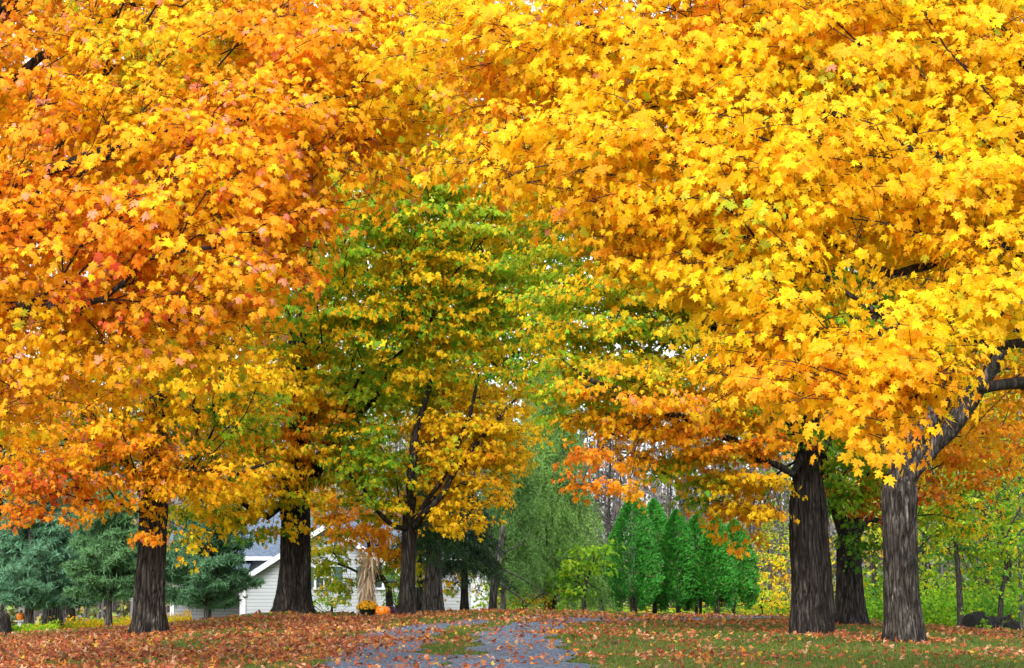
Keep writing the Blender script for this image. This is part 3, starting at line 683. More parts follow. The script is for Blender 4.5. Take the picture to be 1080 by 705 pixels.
# ------------------------------------------------------------------ conifers
def conifer(name, label, cat, group, px, Y, top_py, halfw_px, base_py_low, style, col, seed, lean=0, tr=6, dens=1.0, bark=None, drop=(.2, .7), pw=.65):
    r_ = np.random.default_rng(seed)
    b = gpt(px, Y); H = P(px, top_py, Y)[2] - b[2]; W = halfw_px * Y / F
    z_low = P(px, base_py_low, Y)[2] - b[2]
    root = empty(name, b, label, cat, group)
    zz = np.linspace(-.2, H, 14); lx = lean * (np.maximum(zz, 0) / H) ** 1.2
    tk = MB(); rr = np.maximum(.012, tr * Y / F * np.clip(1 - zz / H, 0, 1) ** .8 * (1 + .5 * np.exp(-np.maximum(zz, 0) / .3)))
    tk.tube(np.column_stack([b[0] + lx, np.full(14, b[1]), b[2] + zz]), rr, 12)
    tk.build('trunk', bark or M_BARKG, root)
    br = MB(); cw = MB()
    Pp, Tt, Nn, Ss, Cc = [], [], [], [], []
    z = z_low
    while z < H - .1:
        f = (z - z_low) / (H - z_low)
        if style == 'pine': prof = (1 - f) ** .75 * (1 - .3 * math.exp(-f * 9)) ; nb = r_.integers(4, 7)
        else: prof = (1 - f) ** pw; nb = r_.integers(5, 8)
        for k in range(nb):
            a = r_.uniform(0, 2 * math.pi); L = W * max(prof, .06) * r_.uniform(.65, 1.15)
            if L < .08: continue
            d = np.array([math.cos(a), math.sin(a), 0])
            rise = {'pine': .22, 'larch': .05}[style]; dr = {'pine': -.05, 'larch': -.5}[style]
            u = np.linspace(0, 1, 7)
            pts = np.array([b[0] + lean * (z / H) ** 1.2, b[1], b[2] + z]) + d * (u * L)[:, None]
            pts[:, 2] += L * (rise * u + dr * u ** 2) + r_.normal(0, .02, 7)
            br.tube(pts, .022 * L / 2 * (1.1 - u) + .004, 4, cap=False)
            nt = int(dens * (9 + 22 * L))
            for s in range(nt):
                uu = r_.uniform(.12, 1) ** .8
                c = np.array([np.interp(uu, u, pts[:, i]) for i in range(3)])
                lat = np.array([-d[1], d[0], 0]) * r_.normal(0, .20 * L * (1.15 - uu) + .06)
                c = c + lat + [0, 0, r_.normal(0, .05)]
                if style == 'pine':
                    m = 13; dirs = unit(r_.normal(size=(m, 3)) + d * .5 + [0, 0, .55]); 
                    Pp.append(np.repeat(c[None], m, 0) + r_.normal(0, .03, (m, 3))); Tt.append(dirs); Ss.append(r_.uniform(.12, .21, m))
                else:
                    m = 12; ln = r_.uniform(*drop); hh = np.linspace(0, 1, m)[:, None]
                    base = c + hh * ln * (np.array([0, 0, -1]) + .35 * d + r_.normal(0, .12, 3))
                    dirs = unit(r_.normal(size=(m, 3)) * .8 + [0, 0, -.6]); Pp.append(base); Tt.append(dirs); Ss.append(r_.uniform(.06, .13, m))
                sh = r_.normal(0, .16) + .35 * fbm(c[None], .9, seed)[0]
                cc = np.array(col[0]) * (1 - .5 - .5 * sh) + np.array(col[1]) * (.5 + .5 * sh)
                Cc.append(np.clip(cc * r_.uniform(.8, 1.2, (m, 1)), .01, .9))
        z += r_.uniform(.10, .20) * (1 if style == 'larch' else 1.15)
    Pp = np.concatenate(Pp); Tt = np.concatenate(Tt); Ss = np.concatenate(Ss); Cc = np.concatenate(Cc)
    Nn = rng.normal(size=Pp.shape)
    ndl = (np.array([[-.10, 0, 0], [.10, 0, 0], [.04, 1, 0], [-.04, 1, 0]], float), np.array([[0, 1, 2], [0, 2, 3]]))
    put_leaves(cw, Pp, Nn, Tt, Ss, Cc, ndl)
    br.build('branches', M_BARKT, root); cw.build('crown', M_NEEDLE, root, col=True)
    return root
BG = [(.045, .14, .075), (.19, .39, .22)]
GG = [(.05, .14, .055), (.18, .36, .14)]
conifer('pine_tree', 'blue-green pine furthest left, beside the small orange pumpkin', 'pine tree', 'pines on the left', 32, 70, 480, 62, 640, 'pine', BG, 1, tr=5, dens=1.3)
conifer('pine_tree', 'green pine with a thin bare lower trunk, middle of the left pines', 'pine tree', 'pines on the left', 116, 68, 500, 62, 632, 'pine', GG, 2, tr=3.6, dens=1.3)
conifer('pine_tree', 'bushy little pine in front of the white garage wall', 'pine tree', 'pines on the left', 220, 66, 495, 64, 640, 'pine', [(.05, .14, .06), (.16, .34, .17)], 3, tr=3.4, dens=2.0)
conifer('pine_tree', 'blue-grey pine half hidden between the two leftmost pines', 'pine tree', 'pines on the left', 72, 78, 470, 60, 640, 'pine', BG, 4, tr=9, dens=1.1)
conifer('larch_tree', 'tall feathery light green larch with weeping branches right of the young maple', 'larch tree', None, 580, 76, 375, 60, 608, 'larch', [(.06, .20, .03), (.30, .50, .12)], 5, tr=7, dens=1.0, bark=M_BARKT, drop=(.25, .9), pw=.38)
conifer('larch_tree', 'smaller weeping larch filling the gap beside the bigger larch', 'larch tree', None, 530, 72, 450, 46, 590, 'larch', [(.05, .16, .03), (.22, .40, .10)], 6, tr=3, lean=.4, dens=.9, drop=(.2, .6), pw=.45)
conifer('spruce_tree', 'grey broad spruce trunk with buttressed foot behind the young maple', 'spruce tree', 'dark spruces behind the young maple', 457, 61, 430, 50, 572, 'larch', [(.025, .075, .025), (.08, .19, .06)], 7, tr=10.5, dens=.6, drop=(.1, .3))
conifer('spruce_tree', 'thin nearly black spruce trunk under heavy dark boughs', 'spruce tree', 'dark spruces behind the young maple', 490, 66, 500, 58, 596, 'larch', [(.018, .045, .018), (.05, .11, .04)], 8, tr=4.5, dens=.7, drop=(.05, .25), bark=M_BARK)
conifer('spruce_tree', 'slim dark trunk just left of the broad grey spruce trunk', 'spruce tree', 'dark spruces behind the young maple', 443, 64, 500, 26, 580, 'larch', [(.025, .07, .025), (.07, .17, .06)], 9, tr=4, dens=.6, drop=(.1, .3), bark=M_BARK)

# arborvitae screen
def arborvitae(px, Y, top_py, hw, label, seed, skirt=636, col=((.008, .085, .008), (.060, .33, .028))):
    r_ = np.random.default_rng(seed)
    b = gpt(px, Y); H = P(px, top_py, Y)[2] - b[2]; W = hw * Y / F; zl = P(px, skirt, Y)[2] - b[2]
    root = empty('arborvitae', b, label, 'arborvitae', 'row of arborvitae')
    tk = MB()
    for k in range(3):
        a = r_.uniform(0, 6.28); o = np.array([math.cos(a), math.sin(a), 0]) * .07
        tk.tube([b + o - [0, 0, .2], b + o * 1.5 + [0, 0, 1.2], b + [0, 0, H * .7]], [.07, .055, .015], 8)
    for k in range(26):
        a = r_.uniform(0, 6.28); d = np.array([math.cos(a), math.sin(a), 0]); z = r_.uniform(.35, zl + .3)
        tk.tube([b + [0, 0, z], b + [0, 0, z + .1] + d * W * r_.uniform(.4, .8), b + [0, 0, z + r_.uniform(.1, .5)] + d * W * r_.uniform(.8, 1.0)], [.014, .009, .004], 3, cap=False)
    tk.build('trunk', M_BARKG, root)
    n = 13000
    f = r_.uniform(0, 1, n) ** 1.15
    prof = np.where(f < .18, .62 + .38 * np.sin(f / .18 * math.pi / 2), (1 - ((f - .18) / .82) ** 2.5) ** .9) 
    th = r_.uniform(0, 2 * math.pi, n)
    q = np.column_stack([np.cos(th), np.sin(th), f * 5])
    lump = .22 * fbm(q * 2.1 + seed, 1.0, seed, 3)
    rad = W * np.maximum(prof, .03) * (1 + lump) * (1 - .42 * r_.uniform(size=n) ** 2.2)
    edge = zl + .25 * np.sin(3 * th + seed) + .15 * np.sin(7 * th)
    z = edge + f * (H - edge)
    Pp = np.column_stack([b[0] + rad * np.cos(th), b[1] + rad * np.sin(th), b[2] + z])
    out = np.column_stack([np.cos(th), np.sin(th), np.zeros(n)])
    Tt = out * .8 + [0, 0, .8] + r_.normal(0, .45, (n, 3)); Nn = np.cross(out, [0, 0, 1.0]) + out * .6 + r_.normal(0, .5, (n, 3))
    m = np.clip(r_.uniform(-.08, .08) + .5 + .25 * r_.normal(size=n) + .35 * lump / .22 * .5, 0, 1)[:, None]
    C = np.array(col[0]) * (1 - m) + np.array(col[1]) * m
    br = r_.uniform(size=n) < .05; C[br] = [.16, .13, .05]
    fr = (np.array([[0, 0, 0], [.30, .35, 0], [.14, .55, 0], [.20, .95, 0], [-.02, 1.1, 0], [-.16, .8, 0], [-.12, .5, 0], [-.32, .4, 0]], float),
          np.array([[0, 1, 2], [2, 3, 4], [2, 4, 5], [0, 2, 6], [2, 5, 6], [0, 6, 7]]))
    cw = MB(); put_leaves(cw, Pp, Nn, Tt, r_.uniform(.07, .14, n), C, fr)
    cw.build('crown', M_NEEDLE, root, col=True)
arborvitae(668, 84, 522, 27, 'tallest arborvitae, leftmost of the tight row', 1)
arborvitae(690, 85.5, 528, 23, 'arborvitae second from the left, touching the tallest one', 2)
arborvitae(714, 84.5, 539, 23, 'arborvitae third from the left, beside a narrow gap', 3)
arborvitae(736, 85, 543, 25, 'bushy arborvitae fourth from the left, middle of the row', 4, 634)
arborvitae(756, 84, 545, 21, 'narrow arborvitae fifth from the left, squeezed between wider ones', 5, 634)
arborvitae(775, 85, 550, 23, 'arborvitae at the right end of the row, next to yellow bushes', 6, 634)
arborvitae(634, 86, 578, 17, 'short dark arborvitae standing apart, left of the tight row', 7, 630, ((.010, .06, .014), (.03, .17, .035)))

# ------------------------------------------------------------------ understory and woods behind
def small_tree(name, label, cat, group, px, Y, pts, tr, blobs, k=7, nl=16, leaf=.11, size=.6, seed=0, bark=None, tmpl=T_TRI, twigs=False, tip=.009):
    b, ax, ra = axis_from_px(px, Y, pts, tr)
    return maple(name, label, cat, group, b, ax, ra, [], blobs, k=k, nl=nl, leaf=leaf, size=size, tmpl=tmpl, seed=seed, bark=bark or M_BARKT, flare=.15,
                 twigs=twigs, tip=tip, trunk_kw=dict(nth=24, dz=.15, ridge=.008), cscale=.8)
GRT = 'understory trees on the right'
small_tree('understory_tree', 'dark-stemmed small tree right of the rightmost maple trunk', 'tree', GRT, 1012, 62, [(1011, 610), (1006, 545)], [3.5, 3, 2],
           [(1010, 540, 62, 1.8, 1.5, 1.1, 'thicket', 1.0), (980, 590, 63, 1.2, 1, .9, 'thicket', .7), (1040, 590, 63, 1.2, 1, .9, 'thicket', .8), (1000, 480, 63, 2, 1.6, 1.1, 'mix_green', .9)], k=12, leaf=.12, seed=201, tip=.011)
small_tree('understory_tree', 'leaning multi-branched small tree above the dark boulders', 'tree', GRT, 1052, 64, [(1056, 625), (1062, 600)], [3, 2.6, 2.2],
           [(1070, 560, 64, 1.7, 1.4, 1.0, 'thicket', 1.0), (1060, 610, 65, 1.4, 1.1, .7, 'thicket', .8), (1080, 500, 65, 2, 1.6, 1.2, 'thicket', .9)], k=12, leaf=.12, seed=202, tip=.011)
small_tree('understory_tree', 'pale slender pole-like tree near the right edge', 'tree', GRT, 1075, 68, [(1075, 560), (1075, 500)], [2, 1.7, 1.5],
           [(1085, 450, 68, 2.3, 2, 1.6, 'orange', .7), (1060, 400, 70, 2.5, 2, 1.6, 'mix_green', .8)], k=10, seed=203, bark=M_BARKF)
small_tree('understory_tree', 'yellow-green tree seen between the two thick right trunks', 'tree', GRT, 922, 74, [(922, 600), (924, 560)], [3, 2.5, 2],
           [(920, 560, 74, 1.7, 1.5, 1.4, 'yellow_green', .9), (925, 620, 74, 1.5, 1.2, .9, 'thicket', .9), (900, 500, 75, 2.3, 2, 1.6, 'thicket', .8)], k=10, seed=204)
small_tree('understory_tree', 'small leafy tree just right of the torn grey trunk', 'tree', GRT, 975, 76, [(975, 600), (975, 560)], [3, 2.5, 2],
           [(975, 560, 76, 1.8, 1.5, 1.4, 'thicket', 1.0), (985, 625, 76, 1.8, 1.2, .8, 'thicket', .9), (960, 490, 77, 2.3, 2, 1.8, 'mix_green', .8)], k=10, seed=205)
small_tree('understory_tree', 'green tree behind the leaning small tree at the right edge', 'tree', GRT, 1040, 80, [(1040, 600), (1040, 540)], [3, 2.5, 2],
           [(1030, 520, 80, 3, 2, 2.2, 'thicket', 1.0), (1080, 590, 80, 2.2, 1.5, 1.6, 'thicket', .9), (1010, 630, 80, 2, 1.5, .8, 'thicket', .9), (1070, 430, 82, 3, 2, 2, 'mix_green', .8)], k=10, seed=206)
small_tree('understory_tree', 'pale yellow tree between the arborvitae and the fused maple', 'tree', GRT, 812, 100, [(812, 610), (812, 580)], [2.5, 2, 1.8],
           [(810, 600, 100, 1.9, 1.6, 1.8, 'yellow_green', .9), (830, 570, 101, 1.8, 1.6, 1.6, 'yellow_green', .7), (800, 560, 104, 2, 1.6, 1.5, 'yellow_green', .4)], k=9, seed=207, bark=M_BARKF)
small_tree('shrub', 'dense yellow shrub at the foot of the right end of the arborvitae', 'shrub', None, 803, 92, [(803, 640)], [2, 1.5],
           [(803, 630, 92, 1.2, 1, .8, 'yellow_green', 1.3), (825, 638, 94, 1.1, 1, .6, 'thicket', 1.2)], k=13, seed=208)
small_tree('shrub', 'bright light green leafy shrub left of the short arborvitae', 'shrub', None, 616, 73, [(616, 630), (618, 615)], [2.5, 2, 1.5],
           [(622, 592, 73, .8, .8, .65, 'fresh', 1.4), (606, 620, 73, .8, .8, .5, 'fresh', 1.3), (636, 580, 73.5, .5, .5, .35, 'fresh', 1.3), (592, 600, 73.5, .6, .6, .5, 'green', 1.0)], k=11, leaf=.14, seed=209)
small_tree('shrub', 'low yellow-green shrub under the leaning grey trunk', 'shrub', None, 552, 74, [(552, 640)], [1.5, 1],
           [(545, 633, 74, .9, .7, .35, 'yellow_green', .8), (575, 625, 75, .9, .7, .45, 'yellow_green', .6)], k=12, leaf=.10, seed=210)
small_tree('shrub', 'green shrub between the corn stalks and the young maple', 'shrub', None, 418, 67, [(418, 640)], [2, 1.5],
           [(420, 622, 67, .55, .5, .7, 'fresh', 1.4)], k=24, nl=12, leaf=.08, size=.3, seed=213)
small_tree('shrub', 'green and yellow shrub against the siding left of the corn stalks', 'shrub', None, 350, 68, [(350, 640)], [2, 1.5],
           [(345, 632, 68, .9, .5, .45, 'airy_green', 1.2)], k=20, nl=12, leaf=.08, size=.3, seed=214)
small_tree('shrub', 'green shrub at the right corner of the white house', 'shrub', None, 520, 82, [(520, 640)], [2, 1.5],
           [(522, 628, 82, 1.1, .8, .7, 'thicket', 1.0)], k=12, seed=211)

GWB = 'tall woodland trees behind the maples'
small_tree('woodland_tree', 'tall green and yellow woodland tree glimpsed behind the far left maples', 'tree', GWB, 250, 95, [(250, 560), (250, 480)], [6, 5, 4],
           [(250, 330, 95, 6, 4, 4.5, 'mix_green'), (180, 200, 96, 6, 4, 4.5, 'mix_green', .7), (320, 220, 96, 6, 4, 4.5, 'yellow_green', .7)], k=5.5, nl=20, leaf=.26, size=1.0, seed=221)
small_tree('woodland_tree', 'tall yellow-green woodland tree glimpsed above the young maple', 'tree', GWB, 440, 98, [(440, 560), (440, 480)], [6, 5, 4],
           [(440, 350, 98, 6, 4, 5, 'mix_green'), (500, 220, 98, 6, 4, 4.5, 'yellow_green', .8), (555, 330, 98, 3, 3, 4.0, 'thicket', .9)], k=5.5, nl=20, leaf=.26, size=1.0, seed=222)
small_tree('woodland_tree', 'tall green woodland tree glimpsed behind the fused maple', 'tree', GWB, 850, 100, [(850, 560), (850, 480)], [6, 5, 4],
           [(850, 380, 100, 6, 4, 5, 'thicket'), (760, 280, 100, 5, 4, 4, 'mix_green', .8), (655, 405, 102, 5, 3, 1.7, 'thicket', .9), (930, 270, 100, 6, 4, 4.5, 'thicket', .8)], k=5.5, nl=20, leaf=.26, size=1.0, seed=223)
small_tree('woodland_tree', 'tall green woodland tree glimpsed past the right frame edge boughs', 'tree', GWB, 1060, 95, [(1060, 560), (1060, 480)], [6, 5, 4],
           [(1050, 400, 95, 5, 4, 4.5, 'thicket'), (1110, 260, 95, 5, 4, 4.5, 'mix_green', .8)], k=5.5, nl=20, leaf=.26, size=1.0, seed=224)

# leaning grey trunk with dead branches
r3 = np.random.default_rng(3)
b = gpt(518, 69); root = empty('leaning_snag', b, 'slim grey leaning trunk with bare dead branches beside the larches', 'dead tree')
m = MB(); top = P(531, 555, 69); m.tube([b - [0, 0, .2], P(522, 610, 69), top], [.17, .13, .08], 10); m.build('trunk', M_BARKG, root)
m = MB()
for (a0, a1, a2) in [((524, 600), (500, 588), (470, 565)), ((526, 590), (505, 570), (488, 560)), ((522, 612), (545, 628), (560, 640)), ((527, 585), (548, 575), (560, 560)), ((524, 598), (550, 610), (585, 632))]:
    m.tube([P(*a0, 69), P(*a1, 69.1), P(*a2, 69.3)], [.035, .025, .008], 5, cap=False)
m.build('branches', M_BARKF, root)

# bare grey trees of the far wood that one can tell apart
def bare_tree(px, Y, hpx, r, label, seed):
    r_ = np.random.default_rng(seed); b = gpt(px, Y); root = empty('bare_tree', b, label, 'bare tree', 'bare grey trees of the far wood')
    H = P(px, hpx, Y)[2] - b[2]; m = MB(); u = np.linspace(0, 1, 9); bx_ = r_.normal(0, .25)
    ax = b + np.column_stack([bx_ * u + .1 * np.sin(u * 7 + seed), 0 * u, u * H - .1]); m.tube(ax, r * (1.05 - u), 8); m.build('trunk', M_BARKF, root)
    m = MB()
    for k in range(34):
        f = r_.uniform(.15, .98); c = np.array([np.interp(f, u, ax[:, i]) for i in range(3)]); a = r_.uniform(0, 6.28)
        L = r_.uniform(.8, 2.6) * (1.15 - f); d = np.array([math.cos(a), math.sin(a) * .7, r_.uniform(.3, 1.0)])
        p1 = c + d * L * .5; p2 = c + d * L + [0, 0, .2 * L]; m.tube([c, p1, p2], [r * .3 * (1.1 - f), r * .18 * (1.1 - f), .008], 4, cap=False)
        for s in range(3):
            q0 = c + (p2 - c) * r_.uniform(.3, .9); m.tube([q0, q0 + r_.normal(0, .35, 3) + [0, 0, .3]], [.014, .006], 3, cap=False)
    m.build('branches', M_BARKF, root)
for i, (px, Y, h, r, lab) in enumerate([
    (608, 112, 430, .16, 'bare grey tree rising beside the right flank of the big larch'), (622, 104, 440, .14, 'straight bare grey tree above the light green shrub'),
    (633, 118, 425, .17, 'pair-like bare grey trunk directly above the short arborvitae'), (646, 108, 430, .18, 'thickest bare grey tree just left of the tallest arborvitae'),
    (657, 124, 420, .15, 'thin bare tree partly behind the tallest arborvitae'), (701, 115, 440, .14, 'bare tree showing in the notch between the arborvitae tops'),
    (585, 100, 560, .15, 'short grey trunk low behind the larch'), (567, 104, 560, .17, 'grey trunk low behind the yellow-green shrub'), (600, 98, 560, .2, 'thick grey trunk foot left of the light green shrub'),
    (727, 118, 450, .15, 'bare tree standing behind the middle of the arborvitae row'), (790, 112, 480, .12, 'bare tree by the pale yellow tree')]):
    bare_tree(px, Y, h, r, lab, 300 + i)

# far wood as one mass: brush, twigs and thin leaves
def far_wood():
    m = MB(); r_ = np.random.default_rng(55)
    for k in range(520):
        Y = r_.uniform(128, 160); x = r_.uniform(-62, 62); z0 = float(ground(x, Y)); H = r_.uniform(11, 21)
        g = r_.uniform(.75, 1.15); C = np.array([.16, .145, .155]) * g
        a = np.array([x, Y, z0]); t_ = a + [r_.normal(0, .5), 0, H]; m.tube([a, (a + t_) / 2 + r_.normal(0, .15, 3), t_], [.13, .09, .02], 5, C, cap=False)
        for s in range(14):
            f = r_.uniform(.1, .95); c = a + (t_ - a) * f; d = r_.normal(0, 1, 3); d[2] = abs(d[2]) + .3
            m.tube([c, c + d * r_.uniform(.4, 1.3)], [.035, .01], 3, C, cap=False)
    n = 150000
    Y = r_.uniform(126, 165, n); x = r_.uniform(-66, 66, n)
    top = 17 + 3.5 * fbm(np.column_stack([x, Y, x * 0]), .12, 9) ; z = r_.uniform(0, 1, n) ** .9 * top
    p = np.column_stack([x, Y, ground(x, Y) + z])
    pick = fbm(p, .22, 12, 2) + r_.normal(0, .25, n)
    C = np.where(pick[:, None] > .25, np.array([.15, .23, .05]), np.where(pick[:, None] < -.2, np.array([.33, .28, .07]), np.array([.20, .18, .18])))
    cen = (x > -1) & (x < 14); C[cen] = C[cen] * .3 + np.array([.14, .125, .135]) * .7
    keep = ~(cen & (r_.uniform(size=n) < .45)); p = p[keep]; C = C[keep]; n = len(p)
    C = C * r_.uniform(.7, 1.25, (n, 1))
    put_leaves(m, p, r_.normal(size=(n, 3)) + [0, -.5, .4], r_.normal(size=(n, 3)), r_.uniform(.22, .5, n), C, T_DIA)
    tag(m.build('far_woods', M_LITTER, col=True), 'grey and olive wood closing the view behind everything', 'woods', kind='stuff')
far_wood()

# low beds
def bed(name, label, cat, px0, px1, Y0, Y1, h, pal, n, leaf, seed, cols=None):
    r_ = np.random.default_rng(seed); m = MB()
    px = r_.uniform(px0, px1, n); Y = r_.uniform(Y0, Y1, n); x = (px - CX) / F * Y / math.cos(0)
    z = ground(x, Y) + h * r_.uniform(0, 1, n) * np.clip(.6 + .6 * fbm(np.column_stack([x, Y, x * 0]), 1.2, seed), .15, 1.2)
    p = np.column_stack([x, Y, z]); C = pal_colors(pal, p, seed)
    put_leaves(m, p, r_.normal(size=(n, 3)) + [0, -.4, .7], r_.normal(size=(n, 3)), leaf * r_.uniform(.6, 1.4, n), C, T_TRI)
    return tag(m.build(name, M_LEAF, col=True), label, cat, kind='stuff')
bed('ground_cover', 'low yellow ground cover behind the left pines', 'ground cover', 55, 205, 71, 76, .5, 'yellow_green', 6000, .08, 401)
bed('weeds', 'bright green weeds at the feet of the left pines', 'weeds', -20, 66, 66, 69, .35, 'thicket', 4000, .09, 402)
bed('undergrowth', 'dense green and yellow undergrowth filling the right-hand wood edge', 'undergrowth', 895, 1110, 70, 82, 2.0, 'green', 20000, .12, 403)
bed('undergrowth', 'low brush between the arborvitae trunks and the far wood', 'undergrowth', 525, 850, 95, 112, 1.6, 'thicket', 14000, .14, 404)

# ------------------------------------------------------------------ house
SIDING, t, o = new_mat('white_siding')
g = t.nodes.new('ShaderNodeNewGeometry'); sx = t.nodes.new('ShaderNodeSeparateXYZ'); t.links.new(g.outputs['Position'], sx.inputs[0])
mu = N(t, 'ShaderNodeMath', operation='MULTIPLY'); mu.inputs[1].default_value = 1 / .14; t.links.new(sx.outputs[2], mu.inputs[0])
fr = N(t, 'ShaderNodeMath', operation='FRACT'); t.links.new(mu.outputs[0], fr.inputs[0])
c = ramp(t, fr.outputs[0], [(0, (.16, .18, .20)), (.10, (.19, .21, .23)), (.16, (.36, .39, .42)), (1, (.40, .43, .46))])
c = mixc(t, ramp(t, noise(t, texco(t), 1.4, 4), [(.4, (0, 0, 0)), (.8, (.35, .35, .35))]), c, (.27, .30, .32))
bb = N(t, 'ShaderNodeBsdfPrincipled', Roughness=.6); bp = N(t, 'ShaderNodeBump', Strength=.8, Distance=.02)
t.links.new(fr.outputs[0], bp.inputs['Height']); t.links.new(bp.outputs[0], bb.inputs['Normal']); t.links.new(c, bb.inputs['Base Color']); t.links.new(bb.outputs[0], o.inputs[0])
TRIM = flat_mat('white_trim', (.55, .57, .59), .5, .04); GLASS = flat_mat('dark_glass', (.03, .04, .05), .08, .3, 2, spec=.8)
SHING = flat_mat('blue_grey_shingle', (.09, .12, .17), .8, .45, 9, .02); SHUT = flat_mat('dark_shutter', (.03, .07, .06), .6, .2)
YH = 80.0
hx = lambda px, Y=YH: P(px, HOR, Y)[0]
hz = lambda py, Y=YH: P(0, py, Y)[2]
gz = float(ground(hx(345), YH)) - .3
house = empty('house', (hx(345), YH, gz), 'white clapboard house with front gable and blue-grey roof behind the trees', 'house')
x0, x1 = hx(258), hx(433); ze = hz(612); zp = hz(555); xm = (x0 + x1) / 2
m = MB(); m.prism([(x0, gz), (x1, gz), (x1, ze), (xm, zp - .12), (x0, ze)], YH, YH + 5); m.prism([(hx(168), gz), (hx(508), gz), (hx(508), hz(589, 85)), (hx(168), hz(589, 85))], YH + 3.2, YH + 9)
m.build('wall', SIDING, house)
m = MB()
sl = (zp - ze) / (xm - x0)
for s, xe in ((-1, x0), (1, x1)):
    xo = xe + s * .35; zo = ze - .35 * sl
    m.prism([(xm, zp), (xm, zp + .16), (xo, zo + .16), (xo, zo)] if s < 0 else [(xm, zp + .003), (xo, zo), (xo, zo + .16), (xm, zp + .163)], YH - .35, YH + 6)
# main roof
yz = hz(588, 85)
a, bb_ = hx(160), hx(516)
v = np.array([[a, YH + 2.7, yz], [bb_, YH + 2.7, yz], [bb_, YH + 6.2, yz + 2.0], [a, YH + 6.2, yz + 2.0], [bb_, YH + 9.6, yz], [a, YH + 9.6, yz],
              [a, YH + 2.7, yz - .12], [bb_, YH + 2.7, yz - .12], [bb_, YH + 9.6, yz - .12], [a, YH + 9.6, yz - .12]])
m.add(v, [[0, 1, 2, 3], [3, 2, 4, 5], [6, 9, 8, 7]]); m.add(v, [[0, 6, 7, 1]]); m.add(v[[0, 3, 5]], [[0, 1, 2]]); m.add(v[[1, 4, 2]], [[0, 1, 2]])
roof = m.build('roof', SHING, house)
m = MB(); m.box((hx(420), YH + 6, yz + 2.1), (.7, .7, 1.2)); m.build('chimney', flat_mat('brick', (.25, .10, .07), .8, .4, 12), roof)
m = MB()
for s, xe in ((-1, x0), (1, x1)):
    xo = xe + s * .36; zo = ze - .36 * sl
    m.prism([(xm, zp - .10), (xm, zp + .13), (xo, zo + .13), (xo, zo - .10)] if s < 0 else [(xm, zp - .097), (xo, zo - .10), (xo, zo + .13), (xm, zp + .133)], YH - .42, YH - .353)
m.box((x0, YH - .02, (gz + ze) / 2), (.14, .12, ze - gz)); m.box((x1, YH - .02, (gz + ze) / 2), (.14, .12, ze - gz))
m.box((hx(507), YH + 3.17, (gz + yz) / 2), (.9, .1, yz - gz)); m.box(((a + bb_) / 2, YH + 2.62, yz - .05), (bb_ - a, .1, .16))
m.build('trim', TRIM, house)
def window(px, py0, py1, wpx, Y, shut=True):
    x = hx(px, Y); zb, zt = hz(py1, Y), hz(py0, Y); ww_ = wpx * Y / F
    f = MB()
    f.box((x, Y - .03, zt + .05), (ww_ + .2, .08, .1)); f.box((x, Y - .04, zb - .04), (ww_ + .26, .12, .08))
    for s in (-1, 1): f.box((x + s * (ww_ / 2 + .04), Y - .03, (zb + zt) / 2), (.08, .08, zt - zb))
    f.box((x, Y - .025, (zb + zt) / 2), (ww_, .05, .05)); f.box((x, Y - .02, (zb + zt) / 2), (.035, .045, zt - zb - .002))
    w_ = f.build('window', TRIM, house); g_ = MB(); g_.box((x, Y - .006, (zb + zt) / 2), (ww_, .01, zt - zb)); g_.build('pane', GLASS, w_)
    # the pane hangs under the window, whose origin is the house's base
    if shut:
        for s in (-1, 1):
            q_ = MB(); q_.box((x + s * (ww_ / 2 + .27), Y - .03, (zb + zt) / 2), (.3, .05, zt - zb)); q_.build('shutter', SHUT, house)
def fix_children():
    for o_ in list(bpy.data.objects):
        if o_.name.startswith(('pane', 'chimney')) and o_.parent is not None and o_.parent.type == 'MESH':
            o_.location = -np.array(o_.parent.parent.location)
window(342, 598, 620, 16, YH); window(395, 598, 620, 16, YH); 
# porch with arched openings left of the gable
m = MB(); yp = YH + .6; zt = hz(614); zb = gz; xa, xb = hx(180), x0 - .07
for x in (xa, (xa + xb) / 2, xb - .09): m.box((x, yp, (zb + zt) / 2 - .1), (.16, .16, zt - zb - .2))
m.box(((xa + xb) / 2, yp, zt), (xb - xa + .3, .2, .2))
for c0, s in ((xa, 1), ((xa + xb) / 2, -1), ((xa + xb) / 2, 1), (xb - .09, -1)):
    m.prism([(c0, zt - .1), (c0 + s * .5, zt - .1), (c0 + s * .3, zt - .17), (c0 + s * .16, zt - .33), (c0 + s * .08, zt - .6), (c0, zt - .6)][::s], yp - .05, yp + .05)
m.build('porch', TRIM, house)
m = MB(); v = np.array([[xa - .3, yp - .35, zt + .1], [x0 - .1, yp - .35, zt + .1], [x0 - .1, YH + 3.2, yz - .15], [xa - .3, YH + 3.2, yz - .15]]); m.add(np.concatenate([v, v - [0, 0, .1]]), [[0, 1, 2, 3], [7, 6, 5, 4], [0, 4, 5, 1], [1, 5, 6, 2], [2, 6, 7, 3], [3, 7, 4, 0]])
m.build('porch_roof', SHING, house)
fix_children()

